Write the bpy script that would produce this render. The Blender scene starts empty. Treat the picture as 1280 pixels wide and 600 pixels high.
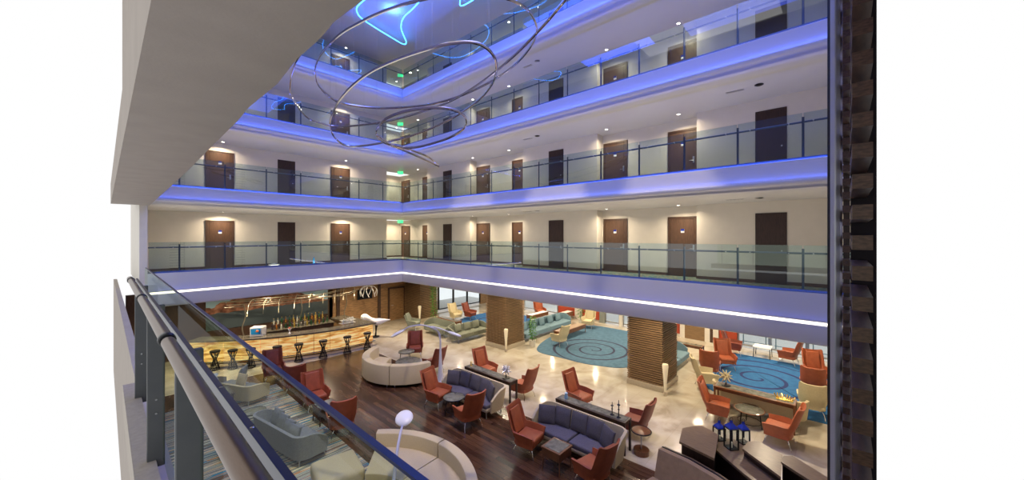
import bpy, bmesh, math, random
from mathutils import Vector, Matrix
R = math.radians
random.seed(7)
scn = bpy.context.scene
COL = scn.collection

# ---------------------------------------------------------------- camera
EYE = 5.6                      # metres above the lobby floor (standing on gallery level 1)
cam_d = bpy.data.cameras.new('camera'); cam = bpy.data.objects.new('camera', cam_d); COL.objects.link(cam)
cam.location = (0, 0, EYE); cam.rotation_euler = (R(90), 0, R(-48))
cam_d.sensor_width = 36; cam_d.lens = 36 * 459 / 1280; cam_d.clip_start = 0.02; cam_d.clip_end = 200
cam_d.shift_y = -5 / 1280
scn.camera = cam
# ---------------------------------------------------------------- world + exposure
w = bpy.data.worlds.new('world'); scn.world = w; w.use_nodes = True
bg = w.node_tree.nodes['Background']; bg.inputs[0].default_value = (1, 1, 1, 1); bg.inputs[1].default_value = 1.0
vs = scn.view_settings; vs.view_transform = 'Standard'; vs.look = 'None'; vs.exposure = 0.0; vs.gamma = 1; vs.use_curve_mapping = False
try:
    scn.cycles.max_bounces = 8; scn.cycles.transparent_max_bounces = 24; scn.cycles.sample_clamp_indirect = 4
    scn.cycles.caustics_reflective = False; scn.cycles.caustics_refractive = False
except Exception: pass

WARM = (1.0, .82, .57); BLUE = (.06, .13, 1.0); NEUT = (1.0, .93, .85)
def area(name, loc, size, power, color, rot=(0, 0, 0), sy=None, spread=180, shape=None):
    d = bpy.data.lights.new(name, 'AREA'); d.energy = power; d.color = color; d.size = size
    d.shape = shape or ('RECTANGLE' if sy else 'DISK')
    if sy: d.size_y = sy
    d.spread = R(spread)
    o = bpy.data.objects.new(name, d); o.location = loc; o.rotation_euler = rot; COL.objects.link(o); return o
# unseen area lamps added under the roof: soft blue and neutral fill
area('roof_blue_fill', (5.5, 3.2, 15.7), 7, 380, BLUE, sy=5)
area('roof_neutral_fill', (4.0, 5.0, 15.6), 5, 120, NEUT, sy=6)
area('roof_blue_fill', (5.5, 9.3, 15.7), 6, 560, BLUE, sy=4)
def levelz(n): return 4.15 + 3.1 * (n - 1)          # finished floor of gallery level n
EX, LY = 10.87, 17.8                                # balcony edge planes: right wing X, left wing Y
# LED strips running along the outer top edge of each balcony upstand
for n, p in ((1, 8), (2, 95), (3, 135), (4, 100)):
    z = levelz(n) + .16
    area('led_strip_light', (EX - .05, 8.7, z), .03, p, BLUE, rot=(R(180), R(28), 0), sy=17.6)
    area('led_strip_light', (6.0, LY - .05, z), 9.6, p * .55, BLUE, rot=(R(180 - 28), 0, 0), sy=.03)
    if n:                                           # added unseen warm fill behind the upstand, brightening corridor ceiling
        area('warm_fill_light', (EX + .24, 8.7, levelz(n) + .03), .03, {1: 125, 2: 95, 3: 55, 4: 16}[n], WARM, rot=(R(180), R(12), 0), sy=17.6)
        area('warm_fill_light', (6.0, LY + .24, levelz(n) + .03), 9.6, {1: 75, 2: 55, 3: 32, 4: 9}[n], WARM, rot=(R(180 - 12), 0, 0), sy=.03)
    if n:                                           # blue strip lying in the shadow gap, washing up the fascia
        q = {1: 9, 2: 26, 3: 46, 4: 62}[n]; zg = levelz(n) - (.325 if n > 1 else .50)
        area('cove_strip_light', (EX - .045, 8.7, zg), .03, q, BLUE, rot=(R(180), R(-25), 0), sy=17.6)
        area('cove_strip_light', (6.0, LY - .045, zg), 9.6, q * .55, BLUE, rot=(R(180 + 25), 0, 0), sy=.03)

# ---------------------------------------------------------------- materials
MATS = {}
def nt(name):
    m = bpy.data.materials.new(name); m.use_nodes = True; t = m.node_tree
    return m, t, t.nodes['Principled BSDF']
def mat(name, col, rough=.5, metal=0, noise=0, nscale=30, bump=0, bscale=200, trans=0, ior=1.45, emit=None, es=0, coat=0, alpha=1, stretch=None, sheen=0):
    if name in MATS: return MATS[name]
    m, t, b = nt(name)
    b.inputs['Base Color'].default_value = (*col, 1); b.inputs['Roughness'].default_value = rough
    b.inputs['Metallic'].default_value = metal; b.inputs['Transmission Weight'].default_value = trans; b.inputs['IOR'].default_value = ior
    b.inputs['Coat Weight'].default_value = coat; b.inputs['Sheen Weight'].default_value = sheen
    if emit: b.inputs['Emission Color'].default_value = (*emit, 1); b.inputs['Emission Strength'].default_value = es
    L = t.links
    tc = t.nodes.new('ShaderNodeTexCoord'); mp = t.nodes.new('ShaderNodeMapping'); L.new(tc.outputs['Object'], mp.inputs[0])
    if stretch: mp.inputs['Scale'].default_value = stretch
    if noise:
        nz = t.nodes.new('ShaderNodeTexNoise'); nz.inputs['Scale'].default_value = nscale; nz.inputs['Detail'].default_value = 5; L.new(mp.outputs[0], nz.inputs[0])
        cr = t.nodes.new('ShaderNodeValToRGB'); L.new(nz.outputs[0], cr.inputs[0])
        cr.color_ramp.elements[0].position = .3; cr.color_ramp.elements[1].position = .7
        cr.color_ramp.elements[0].color = (*[c * (1 - noise) for c in col], 1); cr.color_ramp.elements[1].color = (*[min(1, c * (1 + noise)) for c in col], 1)
        L.new(cr.outputs[0], b.inputs['Base Color'])
    if bump:
        n2 = t.nodes.new('ShaderNodeTexNoise'); n2.inputs['Scale'].default_value = bscale; L.new(mp.outputs[0], n2.inputs[0])
        bp = t.nodes.new('ShaderNodeBump'); bp.inputs['Strength'].default_value = bump; bp.inputs['Distance'].default_value = .01
        L.new(n2.outputs[0], bp.inputs['Height']); L.new(bp.outputs[0], b.inputs['Normal'])
    MATS[name] = m; return m
def ramp(t, stops, const=False):
    cr = t.nodes.new('ShaderNodeValToRGB'); r = cr.color_ramp
    if const: r.interpolation = 'CONSTANT'
    while len(r.elements) < len(stops): r.elements.new(.5)
    for e, (p, c) in zip(r.elements, stops): e.position = p; e.color = (*c, 1)
    return cr
def mnode(t, op, a, b=None, c=None):
    n = t.nodes.new('ShaderNodeMath'); n.operation = op
    for i, v in enumerate((a, b, c)):
        if v is None: continue
        if isinstance(v, (int, float)): n.inputs[i].default_value = v
        else: t.links.new(v, n.inputs[i])
    return n.outputs[0]
plaster = mat('plaster', (.66, .62, .56), .8, noise=.02, nscale=4, bump=.05, bscale=120)
soffit_m = mat('soffit_paint', (.68, .66, .63), .7, bump=.03, bscale=90)
fascia_m = mat('fascia_paint', (.68, .68, .70), .45, bump=.02, bscale=60)
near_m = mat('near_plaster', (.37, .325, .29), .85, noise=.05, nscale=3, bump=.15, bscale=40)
wood_door = mat('walnut_door', (.080, .043, .026), .4, noise=.35, nscale=6, stretch=(12, 12, 1), bump=.05)
wood_dark = mat('dark_stained_door', (.035, .017, .013), .45, noise=.4, nscale=6, stretch=(12, 12, 1))
wood_frame = mat('walnut_frame', (.06, .031, .02), .45, noise=.3, nscale=5, stretch=(8, 8, 1))
wood_slat = mat('slat_wood', (.22, .135, .068), .55, noise=.25, nscale=3, stretch=(1, 1, 12), bump=.1, bscale=60)
wood_panel = mat('wall_wood', (.27, .155, .07), .5, noise=.45, nscale=3, stretch=(1.2, 1.2, 14), bump=.08)
wood_table = mat('table_wood', (.17, .07, .03), .35, noise=.3, nscale=5, stretch=(8, 1, 1))
wood_desk = mat('desk_wood', (.20, .13, .07), .35, noise=.25, nscale=6, stretch=(10, 1, 1))
wood_near = mat('louvre_wood', (.07, .035, .02), .5, noise=.45, nscale=5, stretch=(1, 6, 20), bump=.1)
steel = mat('brushed_steel', (.55, .55, .56), .3, 1, noise=.08, nscale=40)
chrome = mat('chrome', (.86, .86, .88), .07, 1)
ringm = mat('ring_chrome', (.60, .54, .46), .07, 1)
railm = mat('rail_steel', (.10, .13, .17), .3, .9)
railnear = mat('brushed_bronze', (.15, .105, .08), .33, 1, noise=.1, nscale=60, stretch=(30, 1, 30))
postgrey = mat('grey_post_paint', (.085, .09, .095), .55, noise=.06, nscale=10)
blackm = mat('black_metal', (.012, .012, .014), .4, .3)
orange = mat('orange_leather', (.34, .085, .032), .5, noise=.12, nscale=8, bump=.12, bscale=180)
redbrown = mat('redbrown_leather', (.21, .045, .022), .5, noise=.15, nscale=8, bump=.12, bscale=180)
cream = mat('cream_fabric', (.56, .48, .30), .85, noise=.06, nscale=30, bump=.2, bscale=400)
beige = mat('beige_fabric', (.55, .46, .29), .85, noise=.05, nscale=40, bump=.2, bscale=400)
purple = mat('purple_fabric', (.088, .08, .092), .85, noise=.12, nscale=25, bump=.2, bscale=400)
lilac = mat('lilac_fabric', (.125, .115, .14), .85, noise=.15, nscale=30, bump=.2, bscale=400)
greyf = mat('grey_fabric', (.22, .23, .24), .85, noise=.12, nscale=25, bump=.2, bscale=400)
greenf = mat('greygreen_fabric', (.20, .22, .17), .85, noise=.12, nscale=25, bump=.2, bscale=400)
aqua = mat('aqua_fabric', (.15, .245, .30), .85, noise=.12, nscale=25, bump=.2, bscale=400)
brownf = mat('brown_upholstery', (.34, .225, .12), .75, noise=.1, nscale=10, bump=.2, bscale=300)
whitem = mat('white_lacquer', (.8, .8, .8), .3)
ivory = mat('ivory_shade', (.75, .68, .5), .6, emit=(1, .85, .6), es=.12)
red = mat('red_panel', (.36, .05, .02), .5, noise=.08, nscale=4)
greymat = mat('grey_panel', (.22, .24, .23), .5)
gold = mat('gold', (.8, .55, .12), .3, 1)
silver = mat('silver_coral', (.7, .7, .68), .35, .7)
bluegl = mat('cobalt_glass', (.012, .035, .34), .15, .2, coat=.5)
leaf = mat('leaf', (.07, .22, .03), .5, noise=.3, nscale=20)
potm = mat('pot_ceramic', (.7, .66, .58), .5)
plinth = mat('plinth_stone', (.42, .36, .27), .4, noise=.1)
stonetop = mat('bar_stone', (.11, .095, .07), .2, noise=.3, nscale=12)
glasstop = mat('grey_glass_top', (.16, .16, .13), .1, noise=.4, nscale=7)
exitm = mat('exit_green', (.02, .5, .12), .4, emit=(.05, 1, .3), es=1.6)
lampm = mat('lamp_glow', (1, .95, .85), .4, emit=(1, .93, .82), es=14)
ledm = mat('led_white', (1, .96, .9), .4, emit=(1, .9, .76), es=3)
swirlm = mat('led_blue', (.1, .3, 1), .4, emit=(.04, .32, 1), es=9)
skirt = mat('skirting', (.10, .055, .04), .5)
paving = mat('paving', (.6, .6, .58), .8, noise=.1)
bluelac = mat('blue_plastic', (.02, .35, .8), .35)
def glass_mat(name, tint, refl=.10, rough=0.0, fk=1.0):
    m, t, b = nt(name); t.nodes.remove(b)
    out = t.nodes['Material Output']; tr = t.nodes.new('ShaderNodeBsdfTransparent'); tr.inputs[0].default_value = (*tint, 1)
    gl = t.nodes.new('ShaderNodeBsdfGlossy'); gl.inputs['Roughness'].default_value = rough; gl.inputs[0].default_value = (.9, .95, 1, 1)
    fr = t.nodes.new('ShaderNodeFresnel'); fr.inputs[0].default_value = 1.45
    f2 = mnode(t, 'MULTIPLY_ADD', fr.outputs[0], fk, refl - .04 * fk)
    mx = t.nodes.new('ShaderNodeMixShader'); geo = t.nodes.new('ShaderNodeNewGeometry'); f2 = mnode(t, 'MULTIPLY', f2, mnode(t, 'SUBTRACT', 1.0, geo.outputs['Backfacing'])); t.links.new(f2, mx.inputs[0]); t.links.new(tr.outputs[0], mx.inputs[1]); t.links.new(gl.outputs[0], mx.inputs[2])
    t.links.new(mx.outputs[0], out.inputs[0]); return m
glass = glass_mat('rail_glass', (.78, .86, .87), .11)
glassN = glass_mat('near_rail_glass', (.86, .92, .82), .015, 0, .10)
glassW = glass_mat('window_glass', (.95, .98, .99), .05)
def edge_glass():
    return mat('glass_edge', (.010, .014, .055), .3, .1)
glassedge = edge_glass()

def marble():
    m, t, b = nt('marble'); L = t.links
    tc = t.nodes.new('ShaderNodeTexCoord'); nz = t.nodes.new('ShaderNodeTexNoise'); nz.inputs['Scale'].default_value = .9; nz.inputs['Detail'].default_value = 8; nz.inputs['Distortion'].default_value = 1.2
    L.new(tc.outputs['Object'], nz.inputs[0])
    cr = ramp(t, [(.3, (.36, .31, .23)), (.5, (.49, .44, .35)), (.72, (.57, .53, .44))]); L.new(nz.outputs[0], cr.inputs[0])
    br = t.nodes.new('ShaderNodeTexBrick'); br.inputs['Scale'].default_value = 1.0; br.offset = 0
    br.inputs['Brick Width'].default_value = .9; br.inputs['Row Height'].default_value = .9; br.inputs['Mortar Size'].default_value = .006
    br.inputs['Color1'].default_value = (1, 1, 1, 1); br.inputs['Color2'].default_value = (.93, .92, .9, 1); br.inputs['Mortar'].default_value = (.86, .84, .8, 1)
    L.new(tc.outputs['Object'], br.inputs[0])
    mx = t.nodes.new('ShaderNodeMix'); mx.data_type = 'RGBA'; mx.blend_type = 'MULTIPLY'; mx.inputs[0].default_value = 1
    L.new(cr.outputs[0], mx.inputs[6]); L.new(br.outputs[0], mx.inputs[7]); L.new(mx.outputs[2], b.inputs['Base Color'])
    b.inputs['Roughness'].default_value = .12; return m
def planks():
    m, t, b = nt('plank_floor'); L = t.links
    tc = t.nodes.new('ShaderNodeTexCoord'); mp = t.nodes.new('ShaderNodeMapping'); mp.inputs['Rotation'].default_value = (0, 0, R(90)); L.new(tc.outputs['Object'], mp.inputs[0])
    br = t.nodes.new('ShaderNodeTexBrick'); br.inputs['Scale'].default_value = 1; br.inputs['Brick Width'].default_value = 1.3; br.inputs['Row Height'].default_value = .14
    br.inputs['Mortar Size'].default_value = .004; br.inputs['Bias'].default_value = -.1
    br.inputs['Color1'].default_value = (.045, .02, .012, 1); br.inputs['Color2'].default_value = (.125, .062, .034, 1); br.inputs['Mortar'].default_value = (.015, .008, .006, 1)
    L.new(mp.outputs[0], br.inputs[0])
    nz = t.nodes.new('ShaderNodeTexNoise'); nz.inputs['Scale'].default_value = 3; nz.inputs['Detail'].default_value = 6
    m2 = t.nodes.new('ShaderNodeMapping'); m2.inputs['Scale'].default_value = (14, 1, 1); L.new(tc.outputs['Object'], m2.inputs[0]); L.new(m2.outputs[0], nz.inputs[0])
    cr = ramp(t, [(.3, (.6, .6, .6)), (.7, (1.25, 1.2, 1.15))]); L.new(nz.outputs[0], cr.inputs[0])
    mx = t.nodes.new('ShaderNodeMix'); mx.data_type = 'RGBA'; mx.blend_type = 'MULTIPLY'; mx.inputs[0].default_value = 1
    L.new(br.outputs[0], mx.inputs[6]); L.new(cr.outputs[0], mx.inputs[7]); L.new(mx.outputs[2], b.inputs['Base Color'])
    b.inputs['Roughness'].default_value = .22; return m
def stripes(name, cols, freq, axis=1, wob=.3):
    m, t, b = nt(name); L = t.links
    tc = t.nodes.new('ShaderNodeTexCoord'); mp = t.nodes.new('ShaderNodeMapping'); L.new(tc.outputs['Object'], mp.inputs[0])
    sc = [wob, wob, 0]; sc[axis] = freq; mp.inputs['Scale'].default_value = sc
    nz = t.nodes.new('ShaderNodeTexNoise'); nz.inputs['Scale'].default_value = 1; nz.inputs['Detail'].default_value = 1; nz.inputs['Roughness'].default_value = .5; L.new(mp.outputs[0], nz.inputs[0])
    n = len(cols); cr = ramp(t, [(.28 + .44 * i / n, c) for i, c in enumerate(cols)], True); L.new(nz.outputs[0], cr.inputs[0])
    L.new(cr.outputs[0], b.inputs['Base Color']); b.inputs['Roughness'].default_value = .95; return m
def spiral(name, cx, cy, turn, pitch, rmax, flip=1, base=(.015, .115, .21), base2=(.03, .17, .26), dark=(.012, .022, .05)):
    m, t, b = nt(name); L = t.links
    tc = t.nodes.new('ShaderNodeTexCoord'); sp = t.nodes.new('ShaderNodeSeparateXYZ'); L.new(tc.outputs['Object'], sp.inputs[0])
    x = mnode(t, 'SUBTRACT', sp.outputs[0], cx); y = mnode(t, 'SUBTRACT', sp.outputs[1], cy)
    r = mnode(t, 'SQRT', mnode(t, 'ADD', mnode(t, 'MULTIPLY', x, x), mnode(t, 'MULTIPLY', y, y)))
    th = mnode(t, 'DIVIDE', mnode(t, 'ARCTAN2', y, x), 2 * math.pi * flip)
    ph = mnode(t, 'FRACT', mnode(t, 'ADD', mnode(t, 'SUBTRACT', mnode(t, 'DIVIDE', r, pitch), th), turn + 10))
    wdt = mnode(t, 'MULTIPLY_ADD', r, .05, .12)
    band = mnode(t, 'MULTIPLY', mnode(t, 'LESS_THAN', ph, wdt), mnode(t, 'LESS_THAN', r, rmax))
    nz = t.nodes.new('ShaderNodeTexNoise'); nz.inputs['Scale'].default_value = 5; nz.inputs['Detail'].default_value = 6; L.new(tc.outputs['Object'], nz.inputs[0])
    cr = ramp(t, [(.35, base), (.65, base2)]); L.new(nz.outputs[0], cr.inputs[0])
    mx = t.nodes.new('ShaderNodeMix'); mx.data_type = 'RGBA'; L.new(band, mx.inputs[0]); L.new(cr.outputs[0], mx.inputs[6]); mx.inputs[7].default_value = (*dark, 1)
    L.new(mx.outputs[2], b.inputs['Base Color']); b.inputs['Roughness'].default_value = .95; return m
def onyx():
    m, t, b = nt('backlit_onyx'); L = t.links
    tc = t.nodes.new('ShaderNodeTexCoord'); mp = t.nodes.new('ShaderNodeMapping'); mp.inputs['Scale'].default_value = (1.2, 1.2, 9); L.new(tc.outputs['Object'], mp.inputs[0])
    nz = t.nodes.new('ShaderNodeTexNoise'); nz.inputs['Scale'].default_value = 1.3; nz.inputs['Detail'].default_value = 6; nz.inputs['Distortion'].default_value = .6; L.new(mp.outputs[0], nz.inputs[0])
    cr = ramp(t, [(.3, (.36, .13, .02)), (.45, (.62, .32, .08)), (.55, (.85, .55, .2)), (.7, (.9, .7, .38))]); L.new(nz.outputs[0], cr.inputs[0])
    L.new(cr.outputs[0], b.inputs['Base Color']); L.new(cr.outputs[0], b.inputs['Emission Color']); b.inputs['Emission Strength'].default_value = .75
    b.inputs['Roughness'].default_value = .25; return m
def mural():
    m, t, b = nt('mural_print'); L = t.links                   # printed landscape: ridge between pale sky and dark water
    tc = t.nodes.new('ShaderNodeTexCoord'); sp = t.nodes.new('ShaderNodeSeparateXYZ'); L.new(tc.outputs['Object'], sp.inputs[0])
    mp = t.nodes.new('ShaderNodeMapping'); mp.inputs['Scale'].default_value = (1.2, 0, 1.5); L.new(tc.outputs['Object'], mp.inputs[0])
    nz = t.nodes.new('ShaderNodeTexNoise'); nz.inputs['Scale'].default_value = 1.4; nz.inputs['Detail'].default_value = 8; L.new(mp.outputs[0], nz.inputs[0])
    X, Z = sp.outputs[0], sp.outputs[2]; n1 = mnode(t, 'SUBTRACT', nz.outputs[0], .5)
    top = mnode(t, 'ADD', mnode(t, 'MULTIPLY_ADD', mnode(t, 'ABSOLUTE', mnode(t, 'ADD', X, .3)), -.30, .78), mnode(t, 'MULTIPLY', n1, .7))
    low = mnode(t, 'MULTIPLY_ADD', n1, .3, -.22)
    n2 = t.nodes.new('ShaderNodeTexNoise'); n2.inputs['Scale'].default_value = 4; n2.inputs['Detail'].default_value = 8; L.new(tc.outputs['Object'], n2.inputs[0])
    rock = ramp(t, [(.35, (.10, .04, .02)), (.5, (.26, .10, .05)), (.65, (.45, .22, .12))]); L.new(n2.outputs[0], rock.inputs[0])
    m1 = t.nodes.new('ShaderNodeMix'); m1.data_type = 'RGBA'; L.new(mnode(t, 'GREATER_THAN', Z, top), m1.inputs[0]); L.new(rock.outputs[0], m1.inputs[6]); m1.inputs[7].default_value = (.38, .62, .72, 1)
    m2 = t.nodes.new('ShaderNodeMix'); m2.data_type = 'RGBA'; L.new(mnode(t, 'LESS_THAN', Z, low), m2.inputs[0]); L.new(m1.outputs[2], m2.inputs[6]); m2.inputs[7].default_value = (.06, .085, .095, 1)
    L.new(m2.outputs[2], b.inputs['Base Color']); b.inputs['Roughness'].default_value = .5; return m

# ---------------------------------------------------------------- mesh helpers
class MB:
    def __init__(s): s.v = []; s.f = []
    def add(s, v, f):
        n = len(s.v); s.v += [tuple(p) for p in v]; s.f += [[i + n for i in q] for q in f]; return s
    def box(s, c, d, rz=0, mtx=None):
        x, y, z = d[0] / 2, d[1] / 2, d[2] / 2
        v = [(a * x, b_ * y, e * z) for e in (-1, 1) for a, b_ in ((-1, -1), (1, -1), (1, 1), (-1, 1))]
        M_ = Matrix.Translation(c) @ (mtx if mtx is not None else Matrix.Rotation(rz, 4, 'Z'))
        return s.add([M_ @ Vector(p) for p in v], [(3, 2, 1, 0), (4, 5, 6, 7), (0, 1, 5, 4), (1, 2, 6, 5), (2, 3, 7, 6), (3, 0, 4, 7)])
    def lathe(s, prof, n=20, c=(0, 0, 0), mtx=None):
        v = []; f = []; k = len(prof)
        for i in range(n):
            a = 2 * math.pi * i / n
            for r, z in prof: v.append(Vector((r * math.cos(a), r * math.sin(a), z)))
        for i in range(n):
            j = (i + 1) % n
            for q in range(k - 1): f.append((i * k + q, j * k + q, j * k + q + 1, i * k + q + 1))
        f.append([i * k for i in range(n)][::-1]); f.append([i * k + k - 1 for i in range(n)])
        M_ = Matrix.Translation(c) @ (mtx if mtx is not None else Matrix())
        return s.add([M_ @ p for p in v], f)
    def cyl(s, c, r, h, n=16, r2=None): return s.lathe([(r, 0), (r if r2 is None else r2, h)], n, c)
    def tube(s, pts, r, n=8, closed=False, flat=1.0, radii=None):
        pts = [Vector(p) for p in pts]; N = len(pts); v = []; f = []
        up = Vector((0, 0, 1)); prev = None
        for i, p in enumerate(pts):
            if closed: d = pts[(i + 1) % N] - pts[i - 1]
            else: d = pts[min(i + 1, N - 1)] - pts[max(i - 1, 0)]
            d.normalize()
            ref = up if abs(d.z) < .95 else Vector((1, 0, 0))
            if prev is not None and abs(d.dot(prev)) < .99: ref = prev
            a = ref - d * ref.dot(d); a.normalize(); b_ = d.cross(a); prev = a
            rr = radii[i] if radii else r
            for k in range(n):
                t = 2 * math.pi * k / n; v.append(p + a * math.cos(t) * rr + b_ * math.sin(t) * rr * flat)
        for i in range(N if closed else N - 1):
            j = (i + 1) % N
            for k in range(n): l = (k + 1) % n; f.append((i * n + k, i * n + l, j * n + l, j * n + k))
        if not closed: f.append(list(range(n))[::-1]); f.append([(N - 1) * n + k for k in range(n)])
        return s.add(v, f)
    def rod(s, a, b_, r, n=8): return s.tube([a, b_], r, n)
    def prism(s, poly, z0, z1):
        n = len(poly)
        ar = sum(poly[i][0] * poly[(i + 1) % n][1] - poly[(i + 1) % n][0] * poly[i][1] for i in range(n))
        if ar < 0: poly = poly[::-1]
        v = [(x, y, z0) for x, y in poly] + [(x, y, z1) for x, y in poly]
        return s.add(v, [list(range(n))[::-1], list(range(n, 2 * n))] + [(i, (i + 1) % n, n + (i + 1) % n, n + i) for i in range(n)])
    def rbox(s, c, d, r=.04, rz=0, seg=3, puff=0, mtx=None):
        bm = bmesh.new(); bmesh.ops.create_cube(bm, size=1)
        bmesh.ops.scale(bm, vec=d, verts=bm.verts)
        if puff: bmesh.ops.subdivide_edges(bm, edges=bm.edges, cuts=5, use_grid_fill=True)
        if puff:
            for q in bm.verts:
                u, w_, h = q.co.x / d[0] * 2, q.co.y / d[1] * 2, q.co.z / d[2] * 2
                ax = min(range(3), key=lambda i: d[i])
                o = [a for a in range(3) if a != ax]; uu = (u, w_, h)
                k = (1 - uu[o[0]] ** 4) * (1 - uu[o[1]] ** 4)
                q.co[ax] *= (.35 + .65 * max(k, 0) ** .5) * (1 + puff)
        else: bmesh.ops.bevel(bm, geom=bm.edges[:] , offset=min(r, min(d) * .49), segments=seg, affect='EDGES', profile=.6)
        M_ = Matrix.Translation(c) @ (mtx if mtx is not None else Matrix.Rotation(rz, 4, 'Z'))
        bm.verts.index_update(); v = [M_ @ q.co for q in bm.verts]; f = [[q.index for q in fc.verts] for fc in bm.faces]; bm.free()
        return s.add(v, f)
    def grid(s, fn, nu, nv, th=0, closed=False):
        P_ = [[Vector(fn(i / nu, j / nv)) for j in range(nv + 1)] for i in range(nu + 1)]
        m_ = nv + 1; v = [p for row in P_ for p in row]; f = [(i * m_ + j, (i + 1) * m_ + j, (i + 1) * m_ + j + 1, i * m_ + j + 1) for i in range(nu) for j in range(nv)]
        if th:
            v2 = []
            for i in range(nu + 1):
                for j in range(nv + 1):
                    a = P_[min(i + 1, nu)][j] - P_[max(i - 1, 0)][j]; b_ = P_[i][min(j + 1, nv)] - P_[i][max(j - 1, 0)]
                    nrm = a.cross(b_); nrm = nrm.normalized() if nrm.length > 1e-9 else Vector((0, 0, 1)); v2.append(P_[i][j] - nrm * th)
            n0 = len(v); v += v2; f += [[q + n0 for q in fc][::-1] for fc in f[:]]
            bd = [(i, 0) for i in range(nu)] + [(nu, j) for j in range(nv)] + [(i, nv) for i in range(nu, 0, -1)] + [(0, j) for j in range(nv, 0, -1)]
            ix = [i * m_ + j for i, j in bd]
            for q in range(len(ix)):
                a, b_ = ix[q], ix[(q + 1) % len(ix)]; f.append((b_, a, a + n0, b_ + n0))
        return s.add(v, f)
    def mesh(s, name, m, smooth=True):
        me = bpy.data.meshes.new(name); me.from_pydata([tuple(p) for p in s.v], [], s.f); me.update()
        ms = m if isinstance(m, (list, tuple)) else [m]
        for q in ms: me.materials.append(q)
        if smooth:
            me.polygons.foreach_set('use_smooth', [True] * len(me.polygons))
            try: me.set_sharp_from_angle(angle=R(40))
            except Exception: pass
        return me
_used = {}
def link(name, me, parent=None, loc=(0, 0, 0), rz=0, **kw):
    o = bpy.data.objects.new(name, me); COL.objects.link(o); o.location = loc; o.rotation_euler = (0, 0, rz)
    if parent: o.parent = parent
    for k, v in kw.items(): o[k] = v
    return o
def tag(o, label, cat, group=None, kind=None):
    o['label'] = label; o['category'] = cat
    if group: o['group'] = group
    if kind: o['kind'] = kind
    return o
def thing(name, label, cat, parts, loc=(0, 0, 0), rz=0, group=None, kind=None):
    """parts: list of (part_name, mesh[, subparts[, label]])"""
    r = link(name, None, None, loc, rz); tag(r, label, cat, group, kind)
    for p in parts:
        c = link(p[0], p[1], r)
        if len(p) > 2 and p[2]:
            for s_ in p[2]: link(s_[0], s_[1], c)
        if len(p) > 3: c['label'] = p[3]
    return r
def single(name, me, label, cat, loc=(0, 0, 0), rz=0, group=None, kind=None):
    return tag(link(name, me, None, loc, rz), label, cat, group, kind)
def struct(name, mb, m, label, cat, smooth=False):
    return single(name, mb.mesh(name, m, smooth), label, cat, kind='structure')
# pixel of the photograph -> point on the horizontal plane z (how positions were measured)
def at(px, py, z=0.0):
    a = (px - 640) / 459; b_ = (295 - py) / 459; t = (z - EYE) / b_
    return Vector(((.743 + .669 * a) * t, (.669 - .743 * a) * t, z))
def smooth_path(pts, sub=8, closed=False):
    P_ = [Vector(p) for p in pts]; n = len(P_); out = []
    for i in range(n if closed else n - 1):
        g = lambda k: P_[k % n] if closed else P_[max(0, min(n - 1, k))]
        a, b_, c, d = g(i - 1), g(i), g(i + 1), g(i + 2)
        for j in range(sub):
            t = j / sub; out.append(.5 * ((2 * b_) + (c - a) * t + (2 * a - 5 * b_ + 4 * c - d) * t * t + (-a + 3 * b_ - 3 * c + d) * t ** 3))
    if not closed: out.append(P_[-1])
    return out
X0L, Y0R = 1.0, -.25           # where the two wings end (past what the photograph shows)

# ---------------------------------------------------------------- setting: lobby floor
marble_m = marble()
mb = MB(); mb.prism([(8.8, -4), (11.2, -4), (11.2, -.45), (21.6, -.45), (21.6, 22.6), (.35, 22.6), (.35, 17.6), (8.8, 17.6)], -.2, 0)
struct('floor', mb, marble_m, 'polished beige marble floor of the lobby', 'floor')
mb = MB(); mb.prism([(.35, -4), (8.8, -4), (8.8, 17.6), (.35, 17.6)], -.2, 0)
struct('floor', mb, planks(), 'dark brown plank floor in the middle of the atrium', 'floor')
mb = MB(); mb.prism([(8.77, -4), (8.83, -4), (8.83, 17.63), (.35, 17.63), (.35, 17.57), (8.77, 17.57)], 0, .004)
struct('trim_1', mb, plinth, 'pale inlay line between plank and marble floor', 'floor trim')
mb = MB(); mb.box((24.2, 11.5, -.13), (5, 23.6, .1)); mb.box((18, 24.5, -.13), (10, 4, .1))
struct('floor', mb, paving, 'pale paving outside the lobby windows', 'paving')
STR = [(.07, .14, .18), (.50, .38, .24), (.04, .22, .34), (.45, .20, .09), (.62, .56, .42), (.08, .16, .22), (.34, .36, .30), (.16, .08, .05)]
mb = MB(); mb.prism([(.6, 3.2), (4.35, 3.2), (4.35, 15.9), (.6, 15.9)], 0, .012)
single('striped_rug', mb.mesh('striped_rug', stripes('striped_carpet', STR * 2, 4.5, wob=.12)), 'long rug with blue, orange and cream stripes seen through the near glass railing', 'rug')
def rug(pts, m, label):
    mb = MB(); P_ = smooth_path([(x, y, 0) for x, y in pts], 5, True); mb.prism([(p.x, p.y) for p in P_], 0, .012)
    single('spiral_rug', mb.mesh('rug', m), label, 'rug', group='blue spiral rugs')
rug([(14.25, 11.2), (14.05, 9.6), (14.2, 8.0), (15.1, 6.7), (18, 6.6), (20.4, 7), (20.6, 9.4), (20.2, 11.9), (17, 12.1)], spiral('rug_spiral_a', 16.1, 9.1, .35, .62, 2.0, 1, (.05, .115, .185), (.07, .155, .235), (.02, .025, .06)), 'blue rug with dark spiral between the middle and right slatted columns')
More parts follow.
